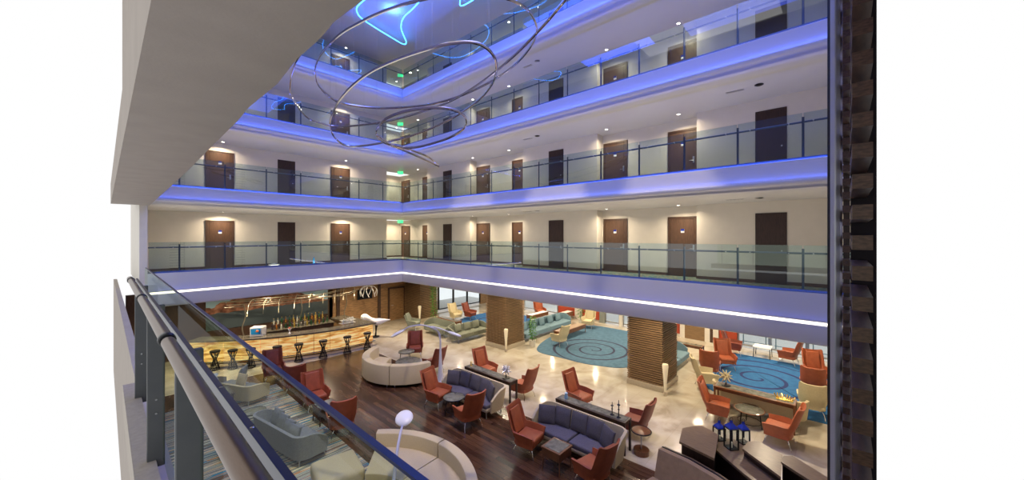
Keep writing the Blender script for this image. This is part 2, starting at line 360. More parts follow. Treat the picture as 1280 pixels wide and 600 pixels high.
rug([(14.4, .05), (14.4, 2.8), (15.5, 4.15), (17.8, 4.6), (20.0, 4.5), (20.15, 4.3), (20.15, .3), (20.0, .05), (17, -.05), (14.6, -.05)], spiral('rug_spiral_b', 17.2, 2.5, .1, .75, 2.3, -1, (.012, .10, .27), (.02, .135, .33), (.01, .025, .12)), 'bright blue rug with dark spiral beside the long brown console')
rug([(15.4, 15.8), (15.6, 18.6), (17, 19.3), (19.4, 19), (19.8, 16.6), (18.4, 15.2)], spiral('rug_spiral_c', 17.3, 17.2, .1, .8, 1.7, 1, (.01, .08, .25), (.02, .12, .3), (.01, .02, .09)), 'deep blue rug in the far lounge behind the middle column')

# ---------------------------------------------------------------- gallery slabs (swept L profiles)
def sweep_L(prof, mb, cap=True):
    rows = []
    for d, z in prof: rows.append([(X0L, LY + d, z), (EX + d, LY + d, z), (EX + d, Y0R, z)])
    n = len(rows); v = [p for r_ in rows for p in r_]; f = []
    for i in range(n):
        j = (i + 1) % n
        for k in range(2): f.append((i * 3 + k, i * 3 + k + 1, j * 3 + k + 1, j * 3 + k))
    if cap: f.append([i * 3 for i in range(n)]); f.append([i * 3 + 2 for i in range(n)][::-1])
    mb.add(v, f)
corr = stripes('corridor_carpet', [(.10, .16, .15), (.30, .30, .22), (.05, .2, .24), (.36, .34, .26), (.16, .15, .1), (.42, .42, .33)], 4, axis=0, wob=2.5)
ORD = {1: 'first', 2: 'second', 3: 'third', 4: 'fourth'}
for n in (1, 2, 3, 4):
    z = levelz(n)
    if n == 1:
        prof = [(0, z + .14), (.14, z + .14), (.14, z), (10.7, z), (10.7, 3.1), (.06, 3.1), (.02, 3.12), (0, 3.17), (0, 3.56), (.05, 3.57), (.05, 3.63), (0, 3.64)]
    else:
        cur = [(.75 - .84 * math.sin(a * math.pi / 20), z - .60 + .22 * (1 - math.cos(a * math.pi / 20))) for a in range(0, 11)]
        
        prof = [(0, z + .14), (.14, z + .14), (.14, z), (4, z), (4, z - .6)] + cur + [(-.09, z - .345), (-.075, z - .335), (.0, z - .335)]
    mb = MB(); sweep_L(prof, mb)
    struct('floor', mb, fascia_m, 'white slab and curved edge of the %s gallery level' % ORD[n], 'gallery slab', True)
    mb = MB(); sweep_L([(.15, z), (.15, z + .012), (3.9, z + .012), (3.9, z)], mb)
    struct('floor', mb, corr, 'patterned corridor carpet on the %s gallery level' % ORD[n], 'carpet')
mb = MB(); sweep_L([(.012, 3.582), (.012, 3.618), (.045, 3.618), (.045, 3.582)], mb)
single('led_strip', mb.mesh('led_strip', ledm, False), 'glowing white light strip along the lowest gallery edge', 'light strip')
mb = MB()
def chan(z): sweep_L([(.05, z + .14), (.05, z + .2), (.09, z + .2), (.09, z + .14)], mb)
for n in (1, 2, 3, 4):
    mb = MB(); chan(levelz(n)); struct('trim_%d' % (n + 1), mb, railm, 'dark glass channel along the %s gallery edge' % ORD[n], 'trim')

# corridor walls
RW, PW = 13.84, 13.38
plan = [(X0L, 20.8), (11.6, 20.8), (11.6, 23.0), (RW, 23.0), (RW, 19.1), (PW, 19.1), (PW, 15.12), (RW, 15.12), (RW, 11.35), (PW, 11.35), (PW, 7.4), (RW, 7.4), (RW, 3.66), (PW, 3.66), (PW, Y0R), (14.7, Y0R), (14.7, 23.7), (X0L, 23.7)]
for n in (1, 2, 3, 4):
    z = levelz(n); mb = MB(); mb.prism(plan, z, z + 2.5); struct('wall_%s' % ORD[n], mb, plaster, 'beige corridor wall with door niches on the %s gallery level' % ORD[n], 'wall')
    mb = MB(); e = .012
    inner = plan[:15]; off = [(X0L, 20.8 - e), (11.6 + e, 20.8 - e), (11.6 + e, 23 - e), (RW - e, 23 - e), (RW - e, 19.1 + e), (PW - e, 19.1 + e), (PW - e, 15.12 - e), (RW - e, 15.12 - e), (RW - e, 11.35 + e), (PW - e, 11.35 + e), (PW - e, 7.4 - e), (RW - e, 7.4 - e), (RW - e, 3.66 + e), (PW - e, 3.66 + e), (PW - e, Y0R)]
    mb.prism(inner + off[::-1], z + .012, z + .11); struct('baseboard_%s' % ORD[n], mb, skirt, 'dark skirting along the corridor wall of the %s gallery level' % ORD[n], 'baseboard')

# roof ceiling with organic coves (cut out) + lid above
CZ = 15.95
sw = [(630, 0), (560, 50), (530, 90), (555, 145), (650, 210), (750, 270), (835, 318), (858, 305), (825, 220), (838, 150), (895, 95), (950, 35), (985, -30), (900, -60), (760, -50)]
sw_pts = [at(350 + x / 5.4545, y / 5.4545, CZ) for x, y in sw]
sw2 = [at(x, y, CZ) for x, y in ((576, 10), (590, 6), (606, -6), (640, -20), (690, -30), (690, -48), (630, -45), (590, -28))]
coves = [smooth_path(sw_pts, 5, True), smooth_path(sw2, 5, True)]
extra = [[(9.0, 11.6), (9.9, 12.4), (10.3, 10.8), (9.6, 9.4), (10.1, 8.0), (9.2, 7.2), (9.0, 8.9), (8.6, 10.2)],
         [(8.9, 5.2), (9.8, 5.6), (10.3, 4.0), (9.7, 2.6), (10.0, 1.2), (9.3, .8), (9.0, 2.3), (9.2, 3.7)],
         [(1.6, 14.6), (3.2, 15.6), (4.6, 14.9), (4.2, 13.9), (3.0, 14.0), (2.2, 13.5)]]
coves += [smooth_path([(x, y, CZ) for x, y in q], 5, True) for q in extra]
mb = MB(); mb.box((6.8, 9.6, CZ + .06), (16.2, 28.2, .12)); ceil = struct('ceiling', mb, soffit_m, 'white atrium ceiling with organic cut-out coves', 'ceiling')
cut = MB()
for c in coves: cut.prism([(p.x, p.y) for p in c], CZ - .2, CZ + .3)
cm = cut.mesh('cut', soffit_m, False); co = bpy.data.objects.new('cut', cm); COL.objects.link(co)
md = ceil.modifiers.new('b', 'BOOLEAN'); md.operation = 'DIFFERENCE'; md.object = co; md.solver = 'EXACT'
dg = bpy.context.evaluated_depsgraph_get(); nm = bpy.data.meshes.new_from_object(ceil.evaluated_get(dg)); ceil.modifiers.clear(); ceil.data = nm; bpy.data.objects.remove(co)
mb = MB(); mb.box((6.8, 9.6, CZ + .5), (16.4, 28.4, .1)); struct('ceiling', mb, soffit_m, 'roof deck seen up inside the ceiling coves', 'ceiling')
for i, c in enumerate(coves):
    cx = sum(p.x for p in c) / len(c); cy = sum(p.y for p in c) / len(c)
    mb = MB(); mb.tube([(p.x + (cx - p.x) * -.03, p.y + (cy - p.y) * -.03, CZ + .19) for p in c], .022, 6, True)
    single('cove_light', mb.mesh('cove_light', swirlm), ['glowing blue light line around the large organic ceiling cove', 'glowing blue light line around the small ceiling cove at the top edge', 'blue light line of the long cove near the right galleries', 'blue light line of the cove above the reception desk', 'blue light line of the cove near the left galleries'][i], 'cove light', group='blue ceiling coves')
    area('cove_glow', (cx, cy, CZ + .13), .5, 45, (.03, .10, 1), rot=(R(180), 0, 0))

# unseen shell added to limit outside light (west side and south side)
mb = MB()
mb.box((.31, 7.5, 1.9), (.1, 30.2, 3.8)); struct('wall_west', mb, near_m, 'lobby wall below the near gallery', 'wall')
mb = MB(); mb.box((.55, 7.9, 11.4), (.2, 24, 9.1)); struct('wall_west_upper', mb, near_m, 'added closing wall above the near gallery', 'wall')
mb = MB(); mb.box((7.0, -4.1, 7.8), (14, .2, 16)); struct('wall_south', mb, plaster, 'plain closing wall added behind the viewer', 'wall')
mb = MB(); mb.box((18.3, -.35, 1.55), (6.8, .2, 3.1)); mb.box((12.9, -.35, 1.55), (4.0, .2, 3.1)); struct('wall_lobby_end', mb, plaster, 'end wall of the lobby lounge', 'wall')
mb = MB(); mb.box((12.8, -.35, 9.8), (3.9, .2, 13)); struct('wall_gallery_end', mb, plaster, 'end wall of the right galleries', 'wall')
mb = MB(); mb.box((.9, 20.8, 10.0), (.2, 6, 12.2)); struct('wall_gallery_left', mb, plaster, 'end wall of the left galleries', 'wall')

# ---------------------------------------------------------------- doors
def door_meshes(dark):
    W_ = .78 if dark else 1.03; H = 2.13
    fr = MB(); j = .03 if dark else .07; dp = .03 if dark else .05
    for s_ in (-1, 1): fr.box((-dp / 2 + .005, s_ * (W_ / 2 - j / 2), H / 2), (dp, j, H))
    fr.box((-dp / 2 + .005, 0, H - j / 2), (dp, W_, j))
    lf = MB(); lf.rbox((-.012, 0, (H - j) / 2), (.024, W_ - 2 * j, H - j), .004, seg=1)
    if not dark: lf.rbox((-.028, 0, (H - j) / 2), (.012, W_ - 2 * j - .16, H - j - .02), .004, seg=1)
    hd = MB()
    if dark: hd.lathe([(.0, 0), (.02, .0), (.022, .02), (.0, .03)], 10, (-.026, -W_ / 2 + .12, 1.0), Matrix.Rotation(R(-90), 4, 'Y'))
    else:
        s_ = -1; y = s_ * (W_ / 2 - .15)
        hd.rbox((-.042, y, 1.02), (.015, .06, .22), .01); hd.tube([(-.045, y, .99), (-.09, y, .99), (-.09, y + .12, .99)], .011)
    return fr, lf, hd
DM = {}
for k in (False, True):
    fr, lf, hd = door_meshes(k); wd = wood_dark if k else wood_door
    DM[k] = (fr.mesh('door_frame', wood_dark if k else wood_frame), lf.mesh('door_leaf', wd), hd.mesh('handle', steel))
pl = MB(); pl.rbox((-.04, 0, 1.62), (.01, .12, .14), .004); pl_m = pl.mesh('number_plate', whitem)
pb = MB(); pb.rbox((-.046, 0, 1.655), (.006, .12, .07), .003); pb_m = pb.mesh('plate_top', bluegl)
dn = 0
RD = [(RW, 22.25, 0, 'farthest right-wing niche, far side'), (RW, 19.72, 0, 'farthest right-wing niche, near side'), (PW, 17.1, 1, 'far stretch of the right wing'),
      (RW, 14.56, 0, 'middle right-wing niche, far side'), (RW, 11.92, 0, 'middle right-wing niche, near side'), (PW, 9.42, 1, 'middle stretch of the right wing'),
      (RW, 6.83, 0, 'nearest right-wing niche, far side'), (RW, 4.24, 0, 'nearest right-wing niche, near side'), (PW, 1.6, 1, 'near end of the right wing')]
LD = [(3.48, 0, 'left end of the left wing'), (6.14, 1, 'middle of the left wing'), (8.81, 0, 'right end of the left wing')]
for n in (1, 2, 3, 4):
    z = levelz(n) + .012
    rows = [((x, y, z), 0, d, l) for x, y, d, l in RD] + [((x, 20.8, z), R(90), d, l) for x, d, l in LD]
    for loc, rz, d, l in rows:
        dn += 1; dk = bool(d); parts = [('door_frame', DM[dk][0]), ('door_leaf', DM[dk][1], [('door_handle', DM[dk][2])] + ([] if dk else [('number_plate', pl_m), ('plate_top', pb_m)]))]
        thing('door_%d' % dn, '%s door on the %s gallery level, %s' % ('narrow dark service' if dk else 'walnut guest room', ORD[n], l), 'door', parts, loc, rz, group=('service doors' if dk else 'guest room doors'), kind='structure')

# ---------------------------------------------------------------- glass railings of the galleries
posts_R = [16.5, 15.19, 13.88, 12.38, 11.06, 9.79, 8.53, 7.25, 5.94, 4.64, 3.33, 2.02, .69]
posts_L = [1.83, 3.15, 4.54, 5.85, 7.15, 8.5, 9.78]
pm = MB(); pm.box((0, 0, .5), (.012, .05, 1.02)); postm = pm.mesh('post', railm, False)
pm = MB(); pm.rod((0, 0, -.02), (.06, 0, -.05), .008); pm.cyl((.0, 0, -.03), .018, .02, 10); brm = pm.mesh('bracket', steel)
for n in (1, 2, 3, 4):
    zb = levelz(n) + .14
    for wing in ('right', 'left'):
        r_ = link('glass_railing', None, None, (0, 0, 0)); tag(r_, 'clear glass railing with dark handrail on the %s gallery level, %s wing' % (ORD[n], wing), 'railing', 'glass gallery railings')
        ys = posts_R if wing == 'right' else posts_L
        ends = [LY - 0.0] + ys + [Y0R + .02] if wing == 'right' else [X0L + .02] + ys + [EX]
        for p in ys:
            o = link('post', postm, r_, (EX + .12, p, zb) if wing == 'right' else (p, LY + .12, zb), 0 if wing == 'right' else R(90))
        for a, b_ in zip(ends[:-1], ends[1:]):
            L_ = abs(a - b_) - .02; c = (a + b_) / 2; g = MB()
            g.box((0, 0, .53), (.012, L_, 1.06)); o = link('glass_panel', g.mesh('glass_panel', glass, False), r_, (EX + .07, c, zb + .03) if wing == 'right' else (c, LY + .07, zb + .03), 0 if wing == 'right' else R(90))
            for q in (-.3, .3): link('bracket', brm, r_, (EX + .09, c + q * L_, zb + .92) if wing == 'right' else (c + q * L_, LY + .09, zb + .92), 0 if wing == 'right' else R(90))
        h = MB()
        if wing == 'right': h.tube([(EX + .16, LY + .16, zb + .9), (EX + .16, Y0R + .02, zb + .9)], .024)
        else: h.tube([(X0L + .02, LY + .16, zb + .9), (EX + .16, LY + .16, zb + .9)], .024)
        link('handrail', h.mesh('handrail', railm), r_)
# top edge strips of the glass shine as thin lines: part of the panels' own thickness

# ---------------------------------------------------------------- downlights, exit signs, ceiling fittings
dl = MB(); dl.lathe([(.075, 0), (.075, -.006), (.055, -.008), (.05, .0)], 20); dl_ring = dl.mesh('trim_ring', whitem)
dl = MB(); dl.lathe([(.0, -.004), (.05, -.004), (.05, -.001), (0, -.001)], 16); dl_lamp = dl.mesh('lamp_disc', lampm)
def downlight(x, y, z, label, power=45, col=WARM, spread=150, grp='gallery ceiling downlights'):
    thing('downlight', label, 'ceiling light', [('trim_ring', dl_ring), ('lamp_disc', dl_lamp)], (x, y, z - .001), 0, grp)
    area('downlight_glow', (x, y, z - .02), .10, power, col, spread=spread)
DLR = [(13.1, 14.6, 'far middle'), (13.1, 12.0, 'middle'), (13.08, 6.83, 'near middle'), (13.1, 4.16, 'near'), (13.1, 22.2, 'corner'), (13.1, 19.7, 'far')]
DLL = [(3.5, 20.3, 'left end'), (8.9, 20.3, 'right end')]
for n in (1, 2, 3, 4):
    zc = levelz(n) + 2.5 if n < 4 else CZ
    pw = {1: 38, 2: 33, 3: 28, 4: 22}[n]
    for x, y, l in DLR: downlight(x, y, zc, 'small round downlight over the %s gallery level, right wing, %s' % (ORD[n], l), pw)
    for x, y, l in DLL: downlight(x, y, zc, 'small round downlight over the %s gallery level, left wing, %s' % (ORD[n], l), pw)
    ex = MB(); ex.rbox((0, 0, -.14), (.03, .34, .18), .01); hk = MB()
    hk.rod((0, -.1, -.06), (0, -.1, 0), .006); hk.rod((0, .1, -.06), (0, .1, 0), .006)
    fg = MB(); fg.box((-.018, .08, -.14), (.004, .05, .1)); fg.box((-.018, -.04, -.14), (.004, .1, .02)); fg.box((-.018, 0, -.11), (.004, .03, .03))
    thing('exit_sign', 'green lit exit sign hanging in the corner of the %s gallery level' % ORD[n], 'exit sign', [('sign_box', ex.mesh('sign_box', exitm)), ('hanger', hk.mesh('hanger', steel)), ('running_figure', fg.mesh('figure', whitem, False))], (12.6, 20.9, zc), R(45), 'gallery exit signs')
    for (x, y, l) in ((12.0, 9.4, 'middle'), (12.0, 1.7, 'near')):
        v = MB(); v.lathe([(.10, 0), (.11, -.01), (.07, -.03), (.02, -.035), (.0, -.03)], 18)
        single('smoke_detector', v.mesh('smoke_detector', blackm if n == 2 else steel), 'small round ceiling detector over the %s gallery level, %s part' % (ORD[n], l), 'detector', (x, y, zc), group='ceiling detectors')
        v = MB(); v.box((0, 0, -.004), (.12, .45, .008))
        for k in range(5): v.box((0, -.18 + .09 * k, -.012), (.1, .03, .008))
        single('air_vent', v.mesh('air_vent', steel, False), 'slotted air vent in the ceiling over the %s gallery level, %s part' % (ORD[n], l), 'vent', (x + .1, y + .6, zc), group='ceiling vents')
# lobby ceiling lights (under the lowest slab)
k = 0
for x in (12.2, 15.2, 18.2, 20.6):
    for y in (1.6, 4.9, 8.2, 11.5, 14.8, 18.2):
        k += 1; downlight(x, y, 3.1, 'round lobby downlight number %d from the window row' % k if 0 else 'round lobby ceiling downlight in the lounge ceiling at row %s, column %s' % (['one', 'two', 'three', 'four'][[12.2, 15.2, 18.2, 20.6].index(x)], ['one', 'two', 'three', 'four', 'five', 'six'][[1.6, 4.9, 8.2, 11.5, 14.8, 18.2].index(y)]), 62, WARM, 160, 'lobby downlights')
for x in (2.5, 5, 7.5, 10): downlight(x, 19.6, 3.1, 'round downlight over the bar, %s' % {2.5: 'leftmost', 5: 'second from left', 7.5: 'third from left', 10: 'rightmost'}[x], 90, WARM, 160, 'bar downlights')
# unseen spots added under the roof, pooling warm light on the lobby floor
def spot(loc, tgt, power, ang, col=WARM, blend=.5, r=.04):
    d = bpy.data.lights.new('roof_fill_spot', 'SPOT'); d.energy = power; d.spot_size = R(ang); d.spot_blend = blend; d.color = col; d.shadow_soft_size = r
    o = bpy.data.objects.new('roof_fill_spot', d); o.location = loc; COL.objects.link(o)
    o.rotation_euler = (Vector(tgt) - Vector(loc)).to_track_quat('-Z', 'Y').to_euler()
for loc, tgt, p in (((6.8, 3.0, 15.8), (7.6, 6.8, 0), 3400), ((6.8, 6.0, 15.8), (7.9, 9.6, 0), 3400), ((6.0, 8.0, 15.8), (7.0, 12.6, 0), 3000), ((5, 9, 15.8), (5.3, 14.2, 0), 2900), ((8, 4, 15.8), (11.6, 3.6, 0), 3000), ((8, 6, 15.8), (11.4, 9.0, 0), 3100), ((4, 3, 15.8), (3.6, 7.2, 0), 2900), ((3.2, 5, 15.8), (3, 12, 0), 2900), ((6.5, 1, 15.8), (8.8, 1.9, 0), 2400), ((3, 2, 15.8), (3.6, 10.2, 0), 2600), ((8, 9, 15.8), (11.2, 14.5, 0), 3000)):
    spot(loc, tgt, p, 22, (1, .84, .62))

# ---------------------------------------------------------------- hanging ring sculpture
def loop3(pts, hfun): return [at(x, y, EYE + hfun(x, y)) for x, y in pts]
ringA = loop3([(394, 92), (398, 106), (412, 121), (432, 130), (470, 135), (505, 134), (540, 130), (575, 120), (610, 104), (640, 84), (662, 60), (671, 38), (664, 18), (648, 4), (622, -5), (590, -9), (560, -7), (530, -1), (500, 7), (475, 16), (450, 28), (425, 43), (405, 63), (396, 78)], lambda x, y: 5.0)
ringB = loop3([(374, 70), (366, 88), (363, 104), (365, 122), (383, 146), (401, 154), (420, 158), (445, 157), (482, 152), (520, 142), (560, 128), (600, 104), (640, 72), (672, 40), (695, 14), (712, -10), (716, -40), (680, -60), (620, -62), (540, -50), (470, -20), (410, 22)], lambda x, y: 4.6)
ringC = loop3([(413, 160), (414, 146), (424, 126), (442, 106), (465, 89), (495, 75), (530, 63), (560, 55), (590, 53), (608, 60), (619, 74), (620, 92), (612, 110), (596, 127), (568, 146), (540, 160), (510, 171), (480, 178), (455, 182), (434, 182), (420, 174)], lambda x, y: 4.2 - 1.2 * (y - 53) / 129)
ringD = loop3([(471, 168), (472, 160), (482, 149), (500, 141), (525, 136), (552, 135), (574, 140), (583, 150), (580, 160), (566, 170), (545, 178), (520, 184), (498, 184), (480, 178)], lambda x, y: 2.9 - .4 * (y - 135) / 50)
tailp = loop3([(471, 170), (482, 179), (505, 188), (530, 199), (549, 208), (535, 196), (512, 187), (490, 181), (476, 172)], lambda x, y: 2.5)
ch = []
def ribbon(P_, closed, r):
    mb = MB(); mb.tube(smooth_path(P_, 8, closed), r, 8, closed, .55); return mb.mesh('ring', ringm)
ch.append(('ring', ribbon(ringA, True, .042))); ch.append(('ring', ribbon(ringB, True, .042))); ch.append(('ring', ribbon(ringC, True, .045))); ch.append(('ring', ribbon(ringD, True, .04))); ch.append(('tail_loop', ribbon(tailp, True, .035)))
for P_ in (ringA, ringB, ringC, ringD):
    for q in P_[::3]:
        mb = MB(); mb.rod(q, (q.x, q.y, CZ), .0025, 4); ch.append(('cable', mb.mesh('cable', steel, False)))
thing('ring_chandelier', 'large looping chrome ring sculpture hanging on thin wires in the atrium', 'chandelier', ch)

# ---------------------------------------------------------------- near gallery: overhead slab, deck, railing
und = [(.14, -4), (.77, -4), (.77, 1.6), (.755, 1.85), (.77, 2.1), (.765, 2.4), (.80, 2.9), (.79, 3.6), (.815, 4.1), (.84, 5.4), (.89, 7.4), (.94, 10.2), (1.0, 14.5), (1.04, 17.7), (.14, 17.7)]
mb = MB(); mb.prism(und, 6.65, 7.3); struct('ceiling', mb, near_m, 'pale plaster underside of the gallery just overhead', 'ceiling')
mb = MB(); mb.prism([(.12, -4), (.225, -4), (.225, 5.2), (.12, 5.2)], 3.9, 4.15)
struct('floor', mb, mat('deck_tile', (.32, .27, .22), .5, noise=.1), 'tan floor edge of the near gallery by the posts', 'floor')
NR = link('near_railing', None, None, (0, 0, 0)); tag(NR, 'near glass railing with bronze handrail and broad grey posts', 'railing')
GX = .262
g = MB(); g.box((GX, 1.65, 4.72), (.010, 6.5, 1.15))
link('glass_panel', g.mesh('glass_panel', glassN, False), NR)
g = MB(); g.box((GX, 1.65, 5.298), (.0105, 6.5, .005)); link('glass_edge', g.mesh('glass_edge', glassedge, False), NR)['label'] = 'dark blue top edge of the glass'
h = MB(); h.tube([(.160, -1.5, 5.205), (.160, 1.86, 5.205)], .0215, 16); link('handrail', h.mesh('handrail', railnear), NR)
h = MB(); h.tube([(.160, 1.92, 5.205), (.160, 3.28, 5.205)], .0215, 16); link('handrail', h.mesh('handrail', railnear), NR)
h = MB(); h.tube([(.160, 3.34, 5.205), (.160, 4.9, 5.205)], .0215, 16); link('handrail', h.mesh('handrail', railnear), NR)
h = MB(); h.box((.203, 1.7, 5.19), (.014, 6.4, .03)); link('cap_bar', h.mesh('cap_bar', glassedge, False), NR)['label'] = 'blue flat bar beside the handrail'
for y in (.55, 1.92, 3.32, 4.7):
    f = MB(); f.rbox((.225, y, 4.625), (.085, .03, 1.05), .004, seg=1); pf = link('post', f.mesh('post', postgrey), NR)
    f = MB(); f.lathe([(.0225, 0), (.0265, .005), (.0265, .035), (.0225, .04)], 16, (.160, y + .015, 5.205), Matrix.Rotation(R(90), 4, 'X')); link('collar', f.mesh('collar', blackm), pf)
    f = MB()
    for dz in (0, .09): f.lathe([(.006, 0), (.006, .004)], 10, (.225, y - .016, 4.45 + dz), Matrix.Rotation(R(90), 4, 'X'))
    link('bolt', f.mesh('bolt', steel), pf)
for y in (.9, 1.2, 1.5, 2.3, 2.7, 3.6, 4.1):
    f = MB(); f.lathe([(.0, 0), (.004, 0), (.004, .003), (.0, .004)], 12, (.203, y, 5.205)); link('bolt', f.mesh('bolt', chrome), NR)

# right: steel post and stacked plank louvre
t0 = 2.75
def cray(px, t): a = (px - 640) / 459; return Vector(((.743 + .669 * a) * t, (.669 - .743 * a) * t, 0))
a, b_ = cray(1040.5, t0), cray(1047.5, t0)
mb = MB(); c = (a + b_) / 2; d = (b_ - a); mb.rbox((c.x, c.y, 7.8), (d.length, .05, 16.2), .01, rz=math.atan2(d.y, d.x))
single('steel_post', mb.mesh('steel_post', mat('post_white', (.42, .42, .46), .35, .4)), 'tall pale metal post at the right edge beside the plank louvre', 'post')
a, b_ = cray(1037, t0 + .03), cray(1040, t0 + .03); c = (a + b_) / 2; d = b_ - a
mb = MB(); mb.box((c.x, c.y, 7.8), (d.length, .04, 16.2), rz=math.atan2(d.y, d.x))  # black strip stands in for the shaded gap beside the post
single('gap_strip', mb.mesh('gap_strip', blackm, False), 'black upright strip standing for the dark gap left of the pale metal post', 'trim')
a = cray(1049.5, t0 + .02); mb = MB(); mb.rbox((a.x, a.y, 7.8), (.02, .03, 16.2), .005, rz=R(-48))
single('slim_post', mb.mesh('slim_post', steel), 'slim steel upright between the pale post and the louvre', 'post')
LV = link('plank_louvre', None, None, (0, 0, 0)); tag(LV, 'tall screen of stacked dark wooden planks at the right edge', 'louvre')
cx0, cy0 = 3.13, -.044
for k in range(-29, 56):
    zt = EYE + .004 - k * .19
    if zt < .1 or zt > 15.9: continue
    f = MB(); f.box((cx0 + .42, cy0 - .047, zt - .045), (.84, .094, .09)); link('plank', f.mesh('plank', wood_near, False), LV)
f = MB(); f.box((cx0 + .80, cy0 - .075, 8.0), (.05, .145, 15.8)); link('back_board', f.mesh('back_board', mat('black_board', (.012, .008, .01), .9), False), LV)
LV2 = link('plank_louvre', None, None, (0, 0, 0)); tag(LV2, 'slender farther screen of wooden planks just left of the near one', 'louvre')
a = cray(1052.5, 5.2)
for k in range(-29, 56):
    zt = EYE + .05 - k * .19
    if zt < .1 or zt > 15.9: continue
    f = MB(); f.box((a.x + .3, a.y - .05, zt - .045), (.6, .09, .09)); link('plank', f.mesh('plank', wood_near, False), LV2)
f = MB(); f.box((a.x + .4, a.y - .05, 8.0), (.05, .07, 15.8)); link('back_board', f.mesh('back_board', wood_dark, False), LV2)
# PART2
# ---------------------------------------------------------------- lobby: columns, walls, windows
def slat_column(x0, x1, y0, y1, label, h=3.1):
    cl = MB(); core = MB(); rr = random.Random(int(x0 * 100))
    core.box(((x0 + x1) / 2, (y0 + y1) / 2, (h + .2) / 2), (x1 - x0 - .12, y1 - y0 - .12, h - .2))  # black core puts the shade between the slats into colour
    z = .22
    while z < h - .04:
        e = rr.choice((0, .006, .012, -.004)); cl.box(((x0 + x1) / 2, (y0 + y1) / 2, z + .018), (x1 - x0 + e, y1 - y0 + e, .042)); z += .08
    b = MB(); b.rbox(((x0 + x1) / 2, (y0 + y1) / 2, .1), (x1 - x0 + .05, y1 - y0 + .05, .2), .01)
    thing('slatted_column', label, 'column', [('core', core.mesh('core', blackm, False)), ('slat_cladding', cl.mesh('slat_cladding', wood_slat, False)), ('plinth', b.mesh('plinth', plinth))], group='slatted wood columns', kind='structure')
slat_column(13.35, 14.9, 4.78, 6.1, 'rightmost slatted wooden column beside the blue rugs')
slat_column(13.15, 14.55, 12.25, 13.65, 'middle slatted wooden column between two lounges')
slat_column(13.7, 15.1, 20.35, 22.2, 'farthest slatted wooden column by the wooden corner door')
def wall_lamp(x, y, label):
    s_ = MB(); s_.lathe([(.03, 0), (.04, .02), (.06, .4), (.09, .75), (.105, .9), (.09, .97), (.0, .99)], 20)
    b = MB(); b.cyl((0, 0, -.14), .06, .14, 16)
    thing('tapered_lamp', label, 'lamp', [('lamp_shade', s_.mesh('lamp_shade', ivory)), ('base', b.mesh('base', plinth))], (x, y, .14), group='tapered ivory lamps')
wall_lamp(13.16, 4.62, 'tapered ivory lamp at the corner of the rightmost slatted column')
wall_lamp(12.98, 12.08, 'tapered ivory lamp at the corner of the middle slatted column')
wall_lamp(13.55, 20.18, 'tapered ivory lamp at the corner of the farthest slatted column')
WY = 22.3
mb = MB(); mb.box((11.5, WY + .1, 1.55), (5.4, .2, 3.1)); struct('wall_bar', mb, wood_panel, 'horizontal wood panelled wall behind the bar', 'wall')
for x in (9.3, 11.9, 13.95):
    mb = MB(); mb.box((x, WY - .03, 1.55), (.18, .06, 3.1)); struct('trim_%d' % (int(x * 10)), mb, wood_frame, 'upright wooden wall batten, %s of three' % {9.3: 'leftmost', 11.9: 'middle', 13.95: 'rightmost'}[x], 'trim')
fr = MB(); lf = MB(); hd = MB()
for s_ in (-1, 1): fr.box((13.15 + s_ * .58, WY - .04, 1.08), (.1, .08, 2.16))
fr.box((13.15, WY - .04, 2.14), (1.26, .08, .1)); lf.rbox((13.15, WY - .02, 1.03), (1.06, .04, 2.06), .005); hd.tube([(12.75, WY - .04, 1.0), (12.75, WY - .09, 1.0), (12.88, WY - .09, 1.0)], .011)
thing('door_60', 'wooden lobby door in the panelled wall left of the farthest column', 'door', [('door_frame', fr.mesh('door_frame', wood_frame)), ('door_leaf', lf.mesh('door_leaf', wood_panel), [('door_handle', hd.mesh('handle', steel))])], kind='structure')
mb = MB(); mb.box((4.8, WY + .1, 1.55), (8.4, .2, 3.1)); struct('wall_mural', mb, wood_frame, 'dark wall behind the bar shelves carrying the landscape mural', 'wall')
mb = MB(); mb.box((0, 0, 0), (5.5, .04, 2.0)); mo = single('mural', mb.mesh('mural', mural(), False), 'wide landscape print with reddish ridge and pale sky above the bar', 'picture', (5.95, WY - .025, 2.1))
tv = MB(); tv.rbox((0, 0, 0), (.95, .05, .6), .01); ts = MB(); ts.box((0, -.027, 0), (.9, .004, .54))
thing('television', 'black wall television on the wood panelling beyond the bar', 'television', [('casing', tv.mesh('casing', blackm)), ('screen', ts.mesh('screen', mat('screen_black', (.005, .006, .01), .1), False))], (10.95, WY - .04, 1.95))
# north window band (X 15.2 - 22) and east window band
wn = 0
def window(c, wd, h, rot, label, louv=0, z0=.12, bars=0):
    global wn; wn += 1
    f = MB(); t = .07
    for s_ in (-1, 1): f.box((s_ * (wd / 2 - t / 2), 0, z0 + h / 2), (t, .08, h))
    f.box((0, 0, z0 + t / 2), (wd, .08, t)); f.box((0, 0, z0 + h - t / 2), (wd, .08, t))
    g = MB(); g.box((0, 0, z0 + h / 2), (wd - t, .012, h - t))
    parts = [('window_frame', f.mesh('window_frame', steel if not bars else blackm, False)), ('pane', g.mesh('pane', glassW, False))]
    if louv:
        l = MB()
        for k in range(louv): l.box((0, .25, z0 + .15 + k * (h - .3) / louv), (wd - .3, .03, .03))
        for s_ in (-1, 1): l.box((s_ * (wd / 2 - .2), .25, z0 + h / 2 - .05), (.04, .04, h - .1))
        parts.append(('outer_slats', l.mesh('outer_slats', mat('slate_blue_metal', (.16, .27, .36), .5), False)))
    thing('window_%d' % wn, label, 'window', parts, (c[0], c[1], 0), rot, kind='structure')
